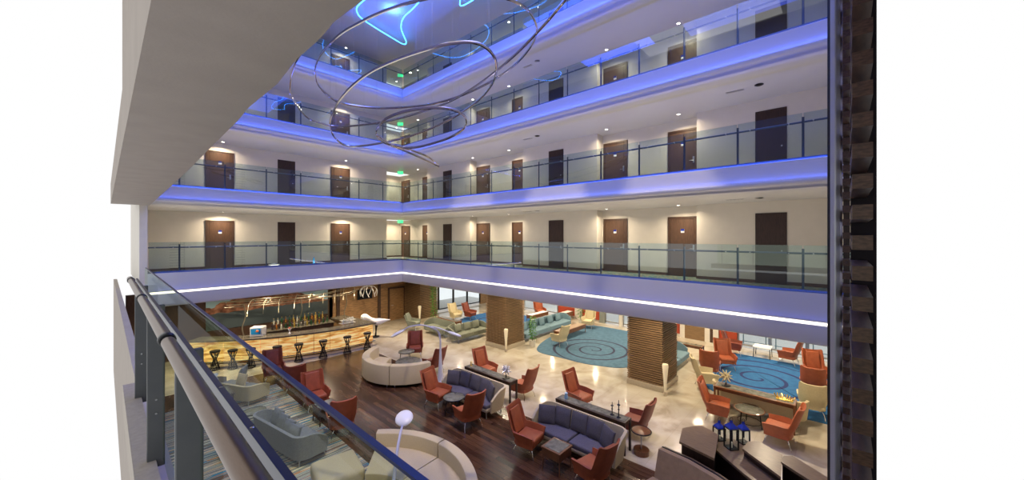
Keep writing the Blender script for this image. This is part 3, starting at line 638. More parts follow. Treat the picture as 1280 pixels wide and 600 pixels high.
for i, x in enumerate((15.9, 17.3, 18.7, 20.1)): window((x, 22.3), 1.4, 2.9, 0, 'dark framed lobby window in the far wall, %s of four' % ['first', 'second', 'third', 'last'][i], bars=1)
mb = MB(); mb.box((21.2, 22.3, 1.55), (.8, .2, 3.1)); struct('wall_far_corner', mb, wood_panel, 'wood panel at the far end of the dark windows', 'wall')
EXW = 21.5
segs = [('w', -.2, 1.2), ('w', 1.2, 2.6), ('w', 2.6, 3.95), ('r', 3.95, 4.8), ('c', 4.8, 5.05), ('p', 5.05, 5.2), ('c', 5.2, 5.45), ('s', 5.45, 6.45), ('c', 6.45, 6.7), ('r', 6.7, 7.2), ('w', 7.2, 8.5), ('w', 8.5, 10.1), ('c', 10.1, 10.3), ('w', 10.3, 11.3), ('g', 11.3, 11.7), ('r', 11.7, 13.0), ('c', 13.0, 13.5), ('r', 13.5, 14.95), ('w', 14.95, 16.5), ('w', 16.5, 18.1), ('c', 18.1, 18.5), ('w', 18.5, 20.3), ('w', 20.3, 22.1)]
num = ['nearest', 'second', 'third', 'fourth', 'fifth', 'sixth', 'seventh', 'eighth', 'ninth', 'tenth', 'eleventh', 'twelfth']
cw = 0; cr_ = 0; cc = 0
for kd, a, b_ in segs:
    c = (a + b_) / 2
    if kd == 'w': window((EXW, c), b_ - a, 2.9, R(-90), 'bright lobby window in the right-hand outer wall, %s from the right' % num[cw], louv=7 if b_ < 5 else 0); cw += 1
    elif kd == 'r':
        cr_ += 1; mb = MB(); mb.rbox((EXW - .02, c, 1.3), (.06, b_ - a - .05, 2.3), .01); struct('wall_red_%s' % num[cr_ - 1], mb, red, 'red wall panel between lobby windows, %s from the right' % num[cr_ - 1], 'wall panel')
        mb = MB(); mb.box((EXW + .1, c, 1.55), (.15, b_ - a, 3.1)); struct('wall_behind_%s' % num[cr_ - 1], mb, plaster, 'white wall carrying the %s red panel' % num[cr_ - 1], 'wall')
    elif kd == 's': mb = MB(); mb.box((EXW - .05, c, 1.55), (.2, b_ - a, 3.1)); struct('wall_wood_slab', mb, wood_slat, 'dark wooden wall section between lobby windows', 'wall')
    elif kd == 'g': mb = MB(); mb.box((EXW, c, 1.5), (.1, b_ - a, 3.1)); struct('wall_grey_panel', mb, greymat, 'grey upright panel beside the red wall panel', 'wall')
    else: cc += 1; mb = MB(); mb.box((EXW, c, 1.55), (.3, b_ - a, 3.1)); struct('wall_pier_%s' % num[cc - 1], mb, plaster if kd == 'c' else wood_frame, '%s wall pier between lobby windows, %s from the right' % ('white' if kd == 'c' else 'dark', num[cc - 1]), 'wall')

# ---------------------------------------------------------------- furniture meshes
def wing_shell(H=1.15, arm=.60, lean=.30, flare=.30, hw=.34):
    def fn(u, v):
        s_ = (u * 2 - 1); ph = s_ * 118
        a = R(ph); k = .55
        cx = -math.copysign(abs(math.cos(a)) ** k, math.cos(a)) * .31; cy = math.copysign(abs(math.sin(a)) ** k, math.sin(a)) * hw
        if abs(ph) > 90: cx = cx * .0 + (abs(ph) - 90) / 28 * .30; cy = math.copysign(hw, ph)
        aa = abs(ph)
        t = min(1, max(0, (aa - 36) / 20)); t = t * t * (3 - 2 * t)
        top = H * (1 - t) + arm * t - (.03 * max(0, (aa - 90) / 28)) - (.05 * (1 - (aa / 36) ** 2) if aa < 36 else 0)
        z = .26 + v * (top - .26)
        zz = max(0, z - .36); bk = max(0, math.cos(a)) if aa < 90 else 0
        cy2 = cy * (.80 + min(zz, .25) * .8 + flare * max(0, zz - .25) * (1 if aa < 50 else .4)); cx2 = cx * (.86 + min(zz, .25) * .5) - lean * zz * bk
        return (cx2 + .04, cy2, z)
    return fn
def chair_parts(m, H=1.15, arm=.60, legm=chrome):
    s_ = MB(); s_.grid(wing_shell(H, arm), 36, 10, .04)
    b = MB(); b.rbox((.03, 0, .32), (.56, .54, .12), .05)
    c = MB(); c.rbox((.06, 0, .42), (.54, .52, .13), .05)
    bc = MB(); bc.rbox((-.315, 0, .75), (.05, .42, H * .52), .03, mtx=Matrix.Rotation(R(-16.5), 4, 'Y'))
    legs = []
    for sx in (-1, 1):
        for sy in (-1, 1):
            l = MB(); l.tube(smooth_path([(sx * .10, sy * .10, .27), (sx * .22 + .02, sy * .22, .22), (sx * .27 + .02, sy * .27, .10), (sx * .30 + .02, sy * .28, 0.006)], 4), .012, 6); legs.append(('leg', l.mesh('leg', legm)))
    return [('shell', s_.mesh('shell', m)), ('seat_base', b.mesh('seat_base', m)), ('seat_cushion', c.mesh('seat_cushion', m)), ('back_cushion', bc.mesh('back_cushion', m))] + legs
CH = {'orange': chair_parts(orange), 'red': chair_parts(redbrown, 1.1), 'cream': chair_parts(cream, 1.12, .64), 'greyc': chair_parts(greenf, .9, .62)}
def chair(kind, x, y, deg, label, s=1.0):
    grp = {'orange': 'orange wing armchairs', 'red': 'orange wing armchairs', 'cream': 'cream wing armchairs', 'greyc': 'grey-green tub chairs'}[kind]
    t = thing('wing_armchair', label, 'armchair', CH[kind], (x, y, .0), R(deg), grp); t.scale = (s, s, s); return t
CHS = [
 ('orange', 7.35, 9.95, -78, 'orange wing armchair left of the round glass table by the farther purple sofa'),
 ('orange', 7.2, 8.2, 78, 'orange wing armchair right of the round glass table, its back to us'),
 ('orange', 7.36, 6.08, -80, 'orange wing armchair left of the square side table by the nearer purple sofa'),
 ('orange', 7.35, 4.15, 78, 'orange wing armchair right of the square side table'),
 ('orange', 9.95, 10.35, -95, 'orange wing armchair left behind the farther console table'),
 ('orange', 9.75, 8.25, 92, 'orange wing armchair right behind the console with silver starburst'),
 ('orange', 10.3, 6.35, -95, 'orange wing armchair left behind the nearer console table'),
 ('red', 9.95, 4.3, 90, 'orange wing armchair right of the console with dark candlesticks'),
 ('orange', 12.5, 2.85, -82, 'orange wing armchair left of the oval table on the marble'),
 ('orange', 12.2, 1.25, 85, 'orange wing armchair right of the oval table on the marble'),
 ('red', 9.65, 14.75, -125, 'red brown wing armchair behind the small round tables near the cream curved sofa'),
 ('red', 9.1, 12.5, 95, 'red brown wing armchair behind the farther white arc lamp'),
 ('red', 4.4, 16.45, -100, 'red brown wing armchair in front of the bar stools'),
 ('red', 4.6, 14.6, 70, 'red brown wing armchair facing the bar, seen from behind'),
 ('red', 4.6, 12.75, -95, 'red brown wing armchair left of the dark square table'),
 ('orange', 4.5, 10.55, 75, 'orange wing armchair right of the dark square table, seen from behind'),
 ('red', 16.4, 18.6, -80, 'red brown wing armchair in the far lounge between the columns'),
 ('orange', 20.2, 15.6, -120, 'orange wing armchair in front of the bright far windows'),
 ('orange', 16.2, 3.95, 10, 'orange wing armchair with its back to us right of the rightmost column'),
 ('orange', 17.6, 3.7, -150, 'tall orange wing armchair facing us beside the spiral rug'),
 ('red', 20.0, 3.85, -85, 'red orange armchair by the right windows, left of the small white table'),
 ('orange', 20.1, 1.75, 80, 'orange armchair by the right windows, right of the small white table'),
 ('orange', 18.2, .75, -160, 'orange wing armchair at the far end of the right edge row'),
 ('orange', 16.5, .75, 0, 'orange wing armchair in the middle of the right edge row'),
 ('cream', 14.8, .7, 5, 'cream tub armchair nearest in the right edge row'),
 ('cream', 14.85, 3.75, -60, 'cream tub armchair between the rightmost column and the long console'),
 ('cream', 19.75, 11.5, -170, 'cream tub armchair at the far end of the long aqua sofa'),
 ('cream', 15.6, 10.75, 80, 'cream tub armchair at the left edge of the spiral rug'),
 ('cream', 15.5, 19.0, -95, 'cream tub armchair in the far lounge left of the red brown chair'),
 ('greyc', 12.3, 19.0, -60, 'grey-green tub chair in front of the farthest column'),
]
for c in CHS: chair(*c, s=1.03)

def sofa_parts(m, m2, W_=2.2, H=.82, D=.85, legm=steel, wings=True, seatz=.44):
    """local: faces +X, length along Y, centre at origin"""
    def fn(u, v):
        s_ = u * 2 - 1; L = W_ / 2; xs = -D / 2 + .08; a = abs(s_)
        if a < .62: x, y = xs, s_ / .62 * (L - .22)
        elif a < .78: t = (a - .62) / .16; x = xs + .22 * (1 - math.cos(t * math.pi / 2)); y = math.copysign(L - .22 + .22 * math.sin(t * math.pi / 2), s_)
        else: x = xs + .22 + (a - .78) / .22 * (D - .45); y = math.copysign(L, s_)
        t = min(1, max(0, (a - .7) / .3)); top = H - (H - .56) * t * t
        z = .2 + v * (top - .2); zz = z - .2
        return (x - (zz * .12 if a < .75 else 0), y + math.copysign(zz * .10, s_) * (1 if a > .6 else a / .6), z)
    sh = MB(); sh.grid(fn, 44, 8, .07)
    st = MB(); st.rbox((.03, 0, .27), (D - .12, W_ - .06, .14), .05)
    s1 = MB(); s1.rbox((.05, W_ / 4 - .01, seatz - .07), (D - .16, W_ / 2 - .06, .15), .05); s2 = MB(); s2.rbox((.05, -W_ / 4 + .01, seatz - .07), (D - .16, W_ / 2 - .06, .15), .05)
    out = [('back_shell', sh.mesh('back_shell', m)), ('seat_base', st.mesh('seat_base', m)), ('seat_cushion', s1.mesh('seat_cushion', m2)), ('seat_cushion', s2.mesh('seat_cushion', m2))]
    for sx in (-1, 1):
        for sy in (-1, 1): l = MB(); l.rod((sx * (D / 2 - .14), sy * (W_ / 2 - .15), .21), (sx * (D / 2 - .1), sy * (W_ / 2 - .1), .003), .016); out.append(('leg', l.mesh('leg', legm)))
    return out
def cushion(x, y, z, deg, tilt, m, label, grp, sz=.46):
    mb = MB(); mb.rbox((0, 0, 0), (.16, sz, sz), puff=.06); me = mb.mesh('cushion', m)
    o = single('cushion', me, label, 'cushion', (x, y, z + sz / 2), 0, grp); o.rotation_euler = (0, R(tilt), R(deg)); return o
PS = sofa_parts(beige, lilac, 2.3, .84)
for (sx, sy, nm_, dr) in ((8.15, 9.15, 'farther', 180), (8.2, 5.15, 'nearer', 180)):
    thing('curved_back_sofa', 'purple-seated sofa with wrapped back, the %s of the pair on the plank floor' % nm_, 'sofa', PS, (sx, sy, 0), R(dr), 'purple sofas')
    for i, (dy, dx, dg) in enumerate(((.93, -.02, 205), (.52, .15, 185), (.02, .18, 180), (-.46, .16, 178), (-.88, -.0, 150))):
        cushion(sx + dx + .02, sy + dy, .445, dg, -16, purple, 'dark purple cushion on the %s purple sofa, %s from the left' % (nm_, num[i] if i else 'first'), 'purple cushions')

def console(x, y0, y1, z, m, label, wd=.38):
    L = y1 - y0; t = MB(); t.rbox((0, 0, z - .02), (wd, L, .04), .008); ap = MB(); ap.box((0, 0, z - .08), (wd - .06, L - .06, .08)); parts = [('tabletop', t.mesh('tabletop', m)), ('apron', ap.mesh('apron', m, False))]
    gl = MB(); gl.box((0, 0, z + .003), (wd - .14, L - .1, .006)); parts.append(('inlay', gl.mesh('inlay', glasstop, False)))
    for sx in (-1, 1):
        for sy in (-1, 1): l = MB(); l.box((sx * (wd / 2 - .03), sy * (L / 2 - .03), (z - .04) / 2), (.05, .05, z - .04)); parts.append(('leg', l.mesh('leg', m, False)))
    thing('console_table', label, 'console table', parts, (x, (y0 + y1) / 2, 0), 0, 'long console tables')
console(8.98, 8.0, 10.25, .85, wood_dark, 'dark console table behind the farther purple sofa')
console(9.03, 4.1, 6.25, .85, wood_dark, 'dark console table behind the nearer purple sofa')
console(13.2, .98, 3.05, .85, wood_table, 'long red brown console with glass runner beside the blue rug', .5)
console(13.5, 16.2, 18.0, .75, wood_table, 'red brown console in front of the far grey-green sofa', .4)
console(17.8, 4.6, 5.9, .7, wood_table, 'pale console behind the aqua chairs right of the rightmost column', .4)
# sofa behind the east console (its pale back seen from behind)
thing('curved_back_sofa', 'cream-shelled sofa on the blue rug, its back against the long console', 'sofa', sofa_parts(beige, aqua, 2.3, .78), (13.95, 2.0, 0), 0, 'rug sofas')
thing('long_aqua_sofa', 'long aqua sofa left of the big spiral rug', 'sofa', sofa_parts(aqua, aqua, 4.4, .8), (17.0, 12.75, 0), R(-90), 'rug sofas')
for i in range(5): cushion(15.35 + i * .8, 12.95, .445, -90, -14, aqua, 'aqua back cushion on the long aqua sofa, %s from its left end' % ('first' if not i else num[i]), 'aqua cushions', .42)
thing('aqua_sofa', 'aqua sofa just right of the rightmost column', 'sofa', sofa_parts(aqua, aqua, 2.4, .8), (16.25, 5.45, 0), R(-90), 'rug sofas')
for i in range(3): cushion(15.65 + i * .6, 5.6, .445, -90, -14, aqua, 'aqua cushion on the sofa right of the rightmost column, %s from its left end' % ('first' if not i else num[i]), 'aqua cushions', .42)
thing('grey_green_sofa', 'grey-green corner sofa in the far lounge left of the middle column', 'sofa', sofa_parts(greenf, greenf, 2.2, .75), (13.35, 15.2, 0), R(-90), 'far lounge sofas')
for i in range(3): cushion(12.7 + i * .65, 15.35, .445, -90, -14, greenf, 'grey-green cushion on the far lounge sofa, %s from its left end' % ('first' if not i else num[i]), 'grey-green cushions', .42)
thing('grey_green_sofa', 'grey-green sofa seen behind the red brown console in the far lounge', 'sofa', sofa_parts(greenf, greenf, 1.9, .75), (12.75, 17.1, 0), R(180), 'far lounge sofas')
# near-left sofas on the striped rug (seen through the glass)
thing('grey_sofa', 'grey sofa on the striped rug seen through the near railing glass', 'sofa', sofa_parts(greyf, greyf, 2.2, .80), (3.3, 10.8, 0), R(10), 'striped rug seats')
for i, dy in enumerate((.7, .25, -.2, -.6)): cushion(3.18, 10.8 + dy, .445, 12, 18, greyf, 'grey cushion on the grey sofa behind the glass, %s from its far end' % ('first' if not i else num[i]), 'grey cushions', .4)
thing('grey_sofa', 'pale grey sofa on the striped rug nearest the bar', 'sofa', sofa_parts(beige, greyf, 1.9, .7), (3.1, 15.4, 0), R(25), 'striped rug seats')
cushion(3.3, 15.9, .45, -30, 15, greyf, 'grey cushion standing on the pale sofa nearest the bar', 'grey cushions', .5)
cushion(3.15, 15.3, .45, 20, 15, beige, 'pale cushion lying on the sofa nearest the bar', 'grey cushions', .42)

# curved sectional sofas
def curved(cx, cy, r0, r1, segs_, label, m, H=.75, sh=.42, backw=.24, ot=None):
    parts = []
    for a0, a1 in segs_:
        st = MB(); a0r, a1r = R(a0) + .008, R(a1) - .008
        def ring(mb, ra, rb, z0, z1, n=14, rnd=.04):
            prof = [(ra, z0), (rb, z0), (rb, z1 - rnd), (rb - rnd * .3, z1 - rnd * .3), (rb - rnd, z1), (ra + rnd, z1), (ra + rnd * .3, z1 - rnd * .3), (ra, z1 - rnd)]
            k = len(prof); v = []; f = []
            for i in range(n + 1):
                a = a0r + (a1r - a0r) * i / n; v += [(r * math.cos(a), r * math.sin(a), z) for r, z in prof]
            for i in range(n):
                for q in range(k): f.append((i * k + q, i * k + (q + 1) % k, (i + 1) * k + (q + 1) % k, (i + 1) * k + q))
            f.append(list(range(k))[::-1]); f.append([n * k + q for q in range(k)]); mb.add(v, f)
        ring(st, r0, r1 - backw + .02, .12, sh); bk = MB(); ring(bk, r1 - backw, r1, .12, H)
        parts.append(('seat_section', st.mesh('seat', m))); parts.append(('back_section', bk.mesh('back', m)))
        for a in (a0r + .08, a1r - .08):
            for r in (r0 + .12, r1 - .12): l = MB(); l.cyl((r * math.cos(a), r * math.sin(a), 0.002), .02, .12, 8); parts.append(('leg', l.mesh('leg', steel)))
    thing('curved_sofa', label, 'sofa', parts, (cx, cy, 0), 0, 'cream curved sofas')
curved(3.05, 6.85, 1.15, 2.42, [(-52, 5), (5, 50)], 'large cream curved sofa around the nearer white lamp at the bottom edge', beige)
# its ottoman-like open end
mb = MB(); mb.rbox((0, 0, .3), (.95, 1.0, .34), .12, seg=4); lg = MB()
for sx in (-1, 1):
    for sy in (-1, 1): lg.cyl((sx * .4, sy * .4, .002), .02, .14, 8)
thing('cream_ottoman', 'rounded pale ottoman seen through the near glass beside the curved sofa', 'ottoman', [('pad', mb.mesh('pad', beige)), ('leg', lg.mesh('legs', steel))], (3.5, 8.42, 0), R(-10))
curved(8.5, 13.42, .88, 1.82, [(112, 165), (165, 215), (215, 264)], 'cream curved sofa around the round low table between bar and arc lamp', beige, H=.82, backw=.3)

def round_table(x, y, r, h, m_top, label, kind='legs', grp='small round tables'):
    t = MB(); t.lathe([(0, h - .03), (r - .01, h - .03), (r, h - .02), (r, h - .005), (r - .01, h), (0, h)], 32); parts = [('tabletop', t.mesh('tabletop', m_top))]
    rm = MB(); rm.tube([(r * math.cos(k * .19635), r * math.sin(k * .19635), h - .012) for k in range(32)], .017, 8, True); parts.append(('rim', rm.mesh('rim', wood_table if kind == 'wood' else blackm)))
    if kind == 'drum':
        s_ = MB(); s_.cyl((0, 0, .1), .02, h - .13, 10); parts.append(('stem', s_.mesh('stem', steel))); b = MB(); b.rbox((0, 0, .05), (.3, .3, .1), .02) if 0 else b.cyl((0, 0, 0), .19, .13, 24); parts.append(('drum_base', b.mesh('drum_base', wood_table)))
    else:
        for k in range(3):
            a = k * 2.094 + .4; l = MB(); l.rod((r * .7 * math.cos(a), r * .7 * math.sin(a), h - .03), (r * .85 * math.cos(a), r * .85 * math.sin(a), .003), .014); parts.append(('leg', l.mesh('leg', blackm)))
        s_ = MB(); s_.tube([(r * .8 * math.cos(k * .5236), r * .8 * math.sin(k * .5236), .14) for k in range(12)], .009, 6, True); parts.append(('stretcher', s_.mesh('stretcher', blackm)))
    thing('round_table', label, 'table', parts, (x, y, 0), 0, grp)
round_table(7.36, 9.08, .33, .55, glasstop, 'round glass side table between two orange armchairs by the farther purple sofa')
round_table(8.45, 13.4, .5, .42, glasstop, 'large low round table inside the cream curved sofa')
round_table(8.95, 14.35, .34, .5, glasstop, 'smaller round table behind the low one near the red brown chair')
round_table(12.75, 2.05, .38, .5, glasstop, 'round table with wooden rim between the two armchairs on the marble', 'wood')
round_table(9.25, 3.85, .24, .6, wood_table, 'small round side table on a drum base at the end of the nearer console', 'drum')
round_table(2.95, 12.9, .3, .45, glasstop, 'small round table on the striped rug seen through the glass')
def square_table(x, y, wd, h, m, label, mt=None, dd=None, box=True):
    dd = dd or wd; t = MB(); t.rbox((0, 0, h - .02), (wd, dd, .04), .006); i_ = MB(); i_.box((0, 0, h + .003), (wd - .1, dd - .1, .006)); parts = [('tabletop', t.mesh('tabletop', m)), ('inlay', i_.mesh('inlay', mt or glasstop, False))]
    if box: b = MB(); b.rbox((0, 0, h - .13), (wd - .04, dd - .04, .18), .01); parts.append(('drawer_box', b.mesh('drawer_box', m)))
    for sx in (-1, 1):
        for sy in (-1, 1): l = MB(); l.rod((sx * (wd / 2 - .05), sy * (dd / 2 - .05), h - .04), (sx * (wd / 2 - .03), sy * (dd / 2 - .03), .003), .016); parts.append(('leg', l.mesh('leg', m if box else blackm)))
    thing('square_table', label, 'table', parts, (x, y, 0), 0, 'square side tables')
square_table(7.3, 5.12, .55, .55, wood_table, 'square wooden side table in front of the nearer purple sofa')
square_table(4.5, 11.65, .6, .5, wood_frame, 'dark square table between the two armchairs beside the striped rug')
square_table(20.4, 2.75, .7, .5, whitem, 'small white table by the right windows between two orange chairs', whitem, box=False)
square_table(2.3, 11.5, .7, .42, wood_frame, 'low dark table behind the grey sofa on the striped rug', dd=.5, box=False)
square_table(2.25, 14.4, .9, .75, wood_dark, 'tall dark table with a white sculpture on the striped rug', dd=.9)
square_table(2.3, 10.0, .5, .4, whitem, 'small glass-topped table with white legs on the striped rug', glasstop, box=False)
square_table(2.2, 9.1, .5, .4, whitem, 'aqua-topped small table on the striped rug nearest the railing', mat('aqua_top', (.05, .25, .3), .3), box=False)
square_table(17.5, 11.35, 2.5, .48, wood_table, 'long low brown table in front of the long aqua sofa', mat('pale_inlay', (.35, .27, .2), .3), dd=.55)
square_table(19.0, 17.2, .6, .45, wood_table, 'small brown table on the deep blue far rug')
square_table(19.2, 15.0, 1.8, .5, wood_table, 'long low table with pale inlay behind the aqua sofa', whitem, dd=.5)
square_table(20.4, 13.8, 1.8, .5, wood_table, 'long low table nearest the bright windows', whitem, dd=.5)

# ---------------------------------------------------------------- ornaments
def starburst(x, y, z, m, label, n=26, r=.22, rz=0):
    b = MB(); b.lathe([(0, 0), (.13, 0), (.13, .02), (.02, .03), (.015, .12), (0, .12)], 16); s_ = MB(); rr = random.Random(int(x * 10))
    ctr = Vector((0, 0, .12 + r * .8))
    for k in range(n):
        ph = math.acos(1 - 2 * (k + .5) / n); th = k * 2.399; d = Vector((math.sin(ph) * math.cos(th), math.sin(ph) * math.sin(th), math.cos(ph))); L = r * rr.uniform(.8, 1.1)
        s_.tube([ctr, ctr + d * L * .6, ctr + d * L], .02, 6, radii=[.03, .022, .003])
    thing('starburst_ornament', label, 'ornament', [('base', b.mesh('base', blackm)), ('spikes', s_.mesh('spikes', m))], (x, y, z), rz)
starburst(8.98, 8.35, .86, silver, 'silver spiky ornament on the farther console table', r=.2)
starburst(13.2, 2.75, .86, cream, 'pale sun-shaped ornament on the long red brown console', r=.22)
mb = MB(); rr = random.Random(3)
for k in range(9): mb.tube(smooth_path([(0, (k - 4) * .035, .0), (rr.uniform(-.06, .06), (k - 4) * .05, .06), (rr.uniform(-.08, .08), (k - 4) * .06, .1 + rr.uniform(0, .06))], 4), .015, 6)
mb.rbox((0, 0, .012), (.16, .4, .024), .01); single('gold_ornament', mb.mesh('gold_ornament', gold), 'gold branching ornament at the right end of the long console', 'ornament', (13.2, 1.25, .857))
def candlestick(x, y, z, h, label):
    s_ = MB(); s_.lathe([(0, 0), (.06, 0), (.055, .015), (.015, .03), (.012, h * .4), (.03, h * .45), (.012, h * .5), (.014, h * .65), (.045, h * .72), (.01, h * .8), (.008, h), (0, h)], 16)
    single('candlestick', s_.mesh('candlestick', blackm), label, 'candlestick', (x, y, z), group='dark candlesticks')
candlestick(9.03, 4.55, .86, .33, 'shorter dark candlestick on the nearer console'); candlestick(9.0, 4.35, .86, .45, 'taller dark finial candlestick on the nearer console')
mb = MB(); mb.lathe([(0, 0), (.05, 0), (.06, .05), (.035, .12), (.05, .16), (.0, .16)], 14); single('glass_vase', mb.mesh('glass_vase', mat('pale_blue_glass', (.3, .5, .7), .1)), 'small pale blue vase at the left end of the nearer console', 'vase', (9.03, 6.0, .857))
mb = MB(); mb.lathe([(0, 0), (.04, 0), (.02, .04), (.02, .12), (.035, .14), (0, .16)], 14); single('brass_holder', mb.mesh('brass_holder', gold), 'small brass holder at the left end of the farther console', 'candle holder', (8.98, 10.1, .857))
mb = MB(); mb.tube(smooth_path([(0, 0, 0), (.02, 0, .12), (-.04, .02, .28), (.05, 0, .42), (0, -.03, .52)], 6), .09, 10, radii=[.10 + .05 * math.sin(i * .55) for i in range(25)]); single('white_sculpture', mb.mesh('white_sculpture', whitem), 'white pear-shaped sculpture on the tall dark table by the railing', 'sculpture', (2.25, 14.4, .757))
# white flowing sculpture beside the bar
sw_b = MB(); pts = smooth_path([(-.75, 0, .95), (-.6, 0, 1.05), (-.35, 0, 1.0), (0, 0, .84), (.3, 0, .86), (.62, 0, .92), (.8, 0, .95)], 5); n_ = len(pts)
rad = [.03 + .20 * math.exp(-((i / n_ - .15) / .14) ** 2) + .17 * math.exp(-((i / n_ - .55) / .2) ** 2) for i in range(n_)]
sw_b.tube(pts, .1, 14, radii=rad); stn = MB(); stn.tube([(.05, 0, .75), (.02, 0, .3), (0, 0, .04)], .04, 10, radii=[.09, .03, .05]); stn.cyl((0, 0, 0), .2, .04, 20)
thing('white_bird_sculpture', 'white bird-like sculpture on a dark foot at the end of the bar', 'sculpture', [('body', sw_b.mesh('body', whitem)), ('stand', stn.mesh('stand', blackm))], (10.1, 19.3, 0), R(-48))
# arc lamps
bluegrey = mat('lamp_white', (.62, .62, .72), .35)
def arc_lamp(x, y, label, branches, rz=0, H=1.65, lean=(0, 0)):
    p = MB(); path = [(0, 0, .02), (0, 0, .5), (lean[0] * .3, lean[1] * .3, 1.0), (lean[0], lean[1], H)]; sp = smooth_path(path, 6); p.tube(sp, .05, 14, radii=[.15 - .115 * min(1, (i / len(sp)) * 1.25) ** .6 for i in range(len(sp))]); parts = [('pole', p.mesh('pole', bluegrey))]
    b = MB(); b.cyl((0, 0, 0), .2, .025, 24); parts.append(('foot', b.mesh('foot', bluegrey)))
    for br in branches:
        q = MB(); sp = smooth_path([(lean[0], lean[1], H - .02)] + br['p'], 6); q.tube(sp, .022, 10, radii=[.034 - .014 * i / len(sp) for i in range(len(sp))])
        e = Vector(br['p'][-1]); d = (e - Vector(br['p'][-2])); d.normalize(); h = MB()
        M_ = Matrix.Translation(e + d * br['r'] * .8 ) @ d.to_track_quat('X', 'Z').to_matrix().to_4x4() @ Matrix.Diagonal((br['r'] * 1.0, br['r'] * br.get('w', .55), .055, 1))
        bm = bmesh.new(); bmesh.ops.create_uvsphere(bm, u_segments=20, v_segments=12, radius=1, matrix=M_); bm.verts.index_update(); h.add([v.co for v in bm.verts], [[v.index for v in f.verts] for f in bm.faces]); bm.free()
        parts.append(('branch', q.mesh('branch', bluegrey), [('lamp_head', h.mesh('lamp_head', whitem))]))
    thing('arc_floor_lamp', label, 'floor lamp', parts, (x, y, 0), rz, 'white arc floor lamps')
# local x = photo right (rz -48deg), local y = away
arc_lamp(8.62, 11.45, 'white branching arc floor lamp beside the farther cream curved sofa', [dict(p=[(-.1, 0, 1.95), (-.6, -.1, 2.2), (-1.1, -.2, 2.18), (-1.35, -.25, 2.05)], r=.28), dict(p=[(-.1, .0, 1.95), (-.35, 0, 2.12), (0.0, -.1, 2.08), (.35, -.2, 1.98)], r=.3, w=.25)], R(-48), 1.62, (.0, 0))
arc_lamp(3.45, 6.05, 'white arc floor lamp standing inside the nearest curved sofa', [dict(p=[(-.02, .42, 1.42), (-.03, .66, 1.66), (-.04, .86, 1.76)], r=.19, w=.95)], R(-48), 1.05, (-.01, .2))
# plants
def plant(x, y, h, label, n=46, spread=.3):
    p = MB(); p.lathe([(0, 0), (.13, 0), (.17, .3), (.15, .3), (.14, .26), (0, .26)], 18); s_ = MB(); rr = random.Random(int(h * 100 + x * 10)); l = MB()
    for k in range(3): s_.tube(smooth_path([(0, 0, .26), (rr.uniform(-.1, .1), rr.uniform(-.1, .1), h * .6), (rr.uniform(-.15, .15), rr.uniform(-.15, .15), h)], 4), .012, 6)
    for k in range(n):
        z = .35 + (h - .35) * (k / n) ** .8; a = k * 2.4; r0 = .04; L = rr.uniform(.16, .30); up = rr.uniform(-.05, .2); d = Vector((math.cos(a), math.sin(a), up)); sd = Vector((-math.sin(a), math.cos(a), 0)) * .05; b = Vector((0, 0, z)) + d * r0; wv = spread / .3
        l.add([b, b + d * L * .5 * wv + sd, b + d * L * wv + Vector((0, 0, -.06)), b + d * L * .5 * wv - sd + Vector((0, 0, .004)), b + Vector((0, 0, -.006)), b + d * L * .5 * wv + sd - Vector((0, 0, .006)), b + d * L * wv + Vector((0, 0, -.066)), b + d * L * .5 * wv - sd - Vector((0, 0, .004))], [(0, 1, 2, 3), (7, 6, 5, 4), (0, 4, 5, 1), (1, 5, 6, 2), (2, 6, 7, 3), (3, 7, 4, 0)])
    thing('potted_plant', label, 'plant', [('pot', p.mesh('pot', potm)), ('stems', s_.mesh('stems', leaf)), ('foliage', l.mesh('foliage', leaf, False))], (x, y, 0), 0, 'potted plants')
plant(14.2, 19.6, 2.4, 'tall climbing green plant at the right side of the farthest column', 70)
plant(14.6, 11.75, 1.5, 'green bamboo-like plant in a pale pot right of the middle column', 60, .26)
plant(20.3, 12.4, 1.5, 'leafy plant by the red panel behind the long aqua sofa', 40)

# ---------------------------------------------------------------- bar
bc = Vector((8.67, 26.45)); RB = 8.38
def arcpts(r, a0, a1, n=24): return [(bc.x + r * math.cos(R(a0 + (a1 - a0) * i / n)), bc.y + r * math.sin(R(a0 + (a1 - a0) * i / n))) for i in range(n + 1)]
A0, A1 = -138, -85.5
def ring_prism(mb, ri, ro, z0, z1, a0=A0, a1=A1): mb.prism(arcpts(ro, a0, a1) + arcpts(ri, a1, a0), z0, z1)
front = []
for k in range(11):
    a0 = A0 + (A1 - A0) * k / 11; a1 = A0 + (A1 - A0) * (k + 1) / 11 - .15
    mb = MB(); mb.prism(arcpts(RB, a0, a1, 5) + arcpts(RB - .06, a1, a0, 5), .12, 1.02); front.append(('onyx_panel', mb.mesh('onyx_panel', None or MATS.setdefault('onyx', onyx()), False)))
mb = MB(); ring_prism(mb, RB - .5, RB - .08, .0, 1.05); body = ('bar_body', mb.mesh('bar_body', wood_dark, False))
mb = MB(); ring_prism(mb, RB - .62, RB + .12, 1.05, 1.11, A0, A1 + .8); top = ('bar_top', mb.mesh('bar_top', stonetop, False))
e0 = arcpts(RB, A1, A1 + 1, 1)[0]
mb = MB(); q = [(e0[0] - .02, e0[1] + .02), (e0[0] - .55, e0[1] + .05), (e0[0] - .9, 20.9), (e0[0] - .3, 21.0)]; mb.prism(q, 0, 1.05); ret = ('return_body', mb.mesh('return_body', wood_panel, False))
mb = MB(); q2 = [(e0[0] + .1, e0[1] - .05), (e0[0] - .62, e0[1] - .02), (e0[0] - 1.0, 20.95), (e0[0] - .2, 21.08)]; mb.prism(q2, 1.052, 1.112); rett = ('return_top', mb.mesh('return_top', stonetop, False))
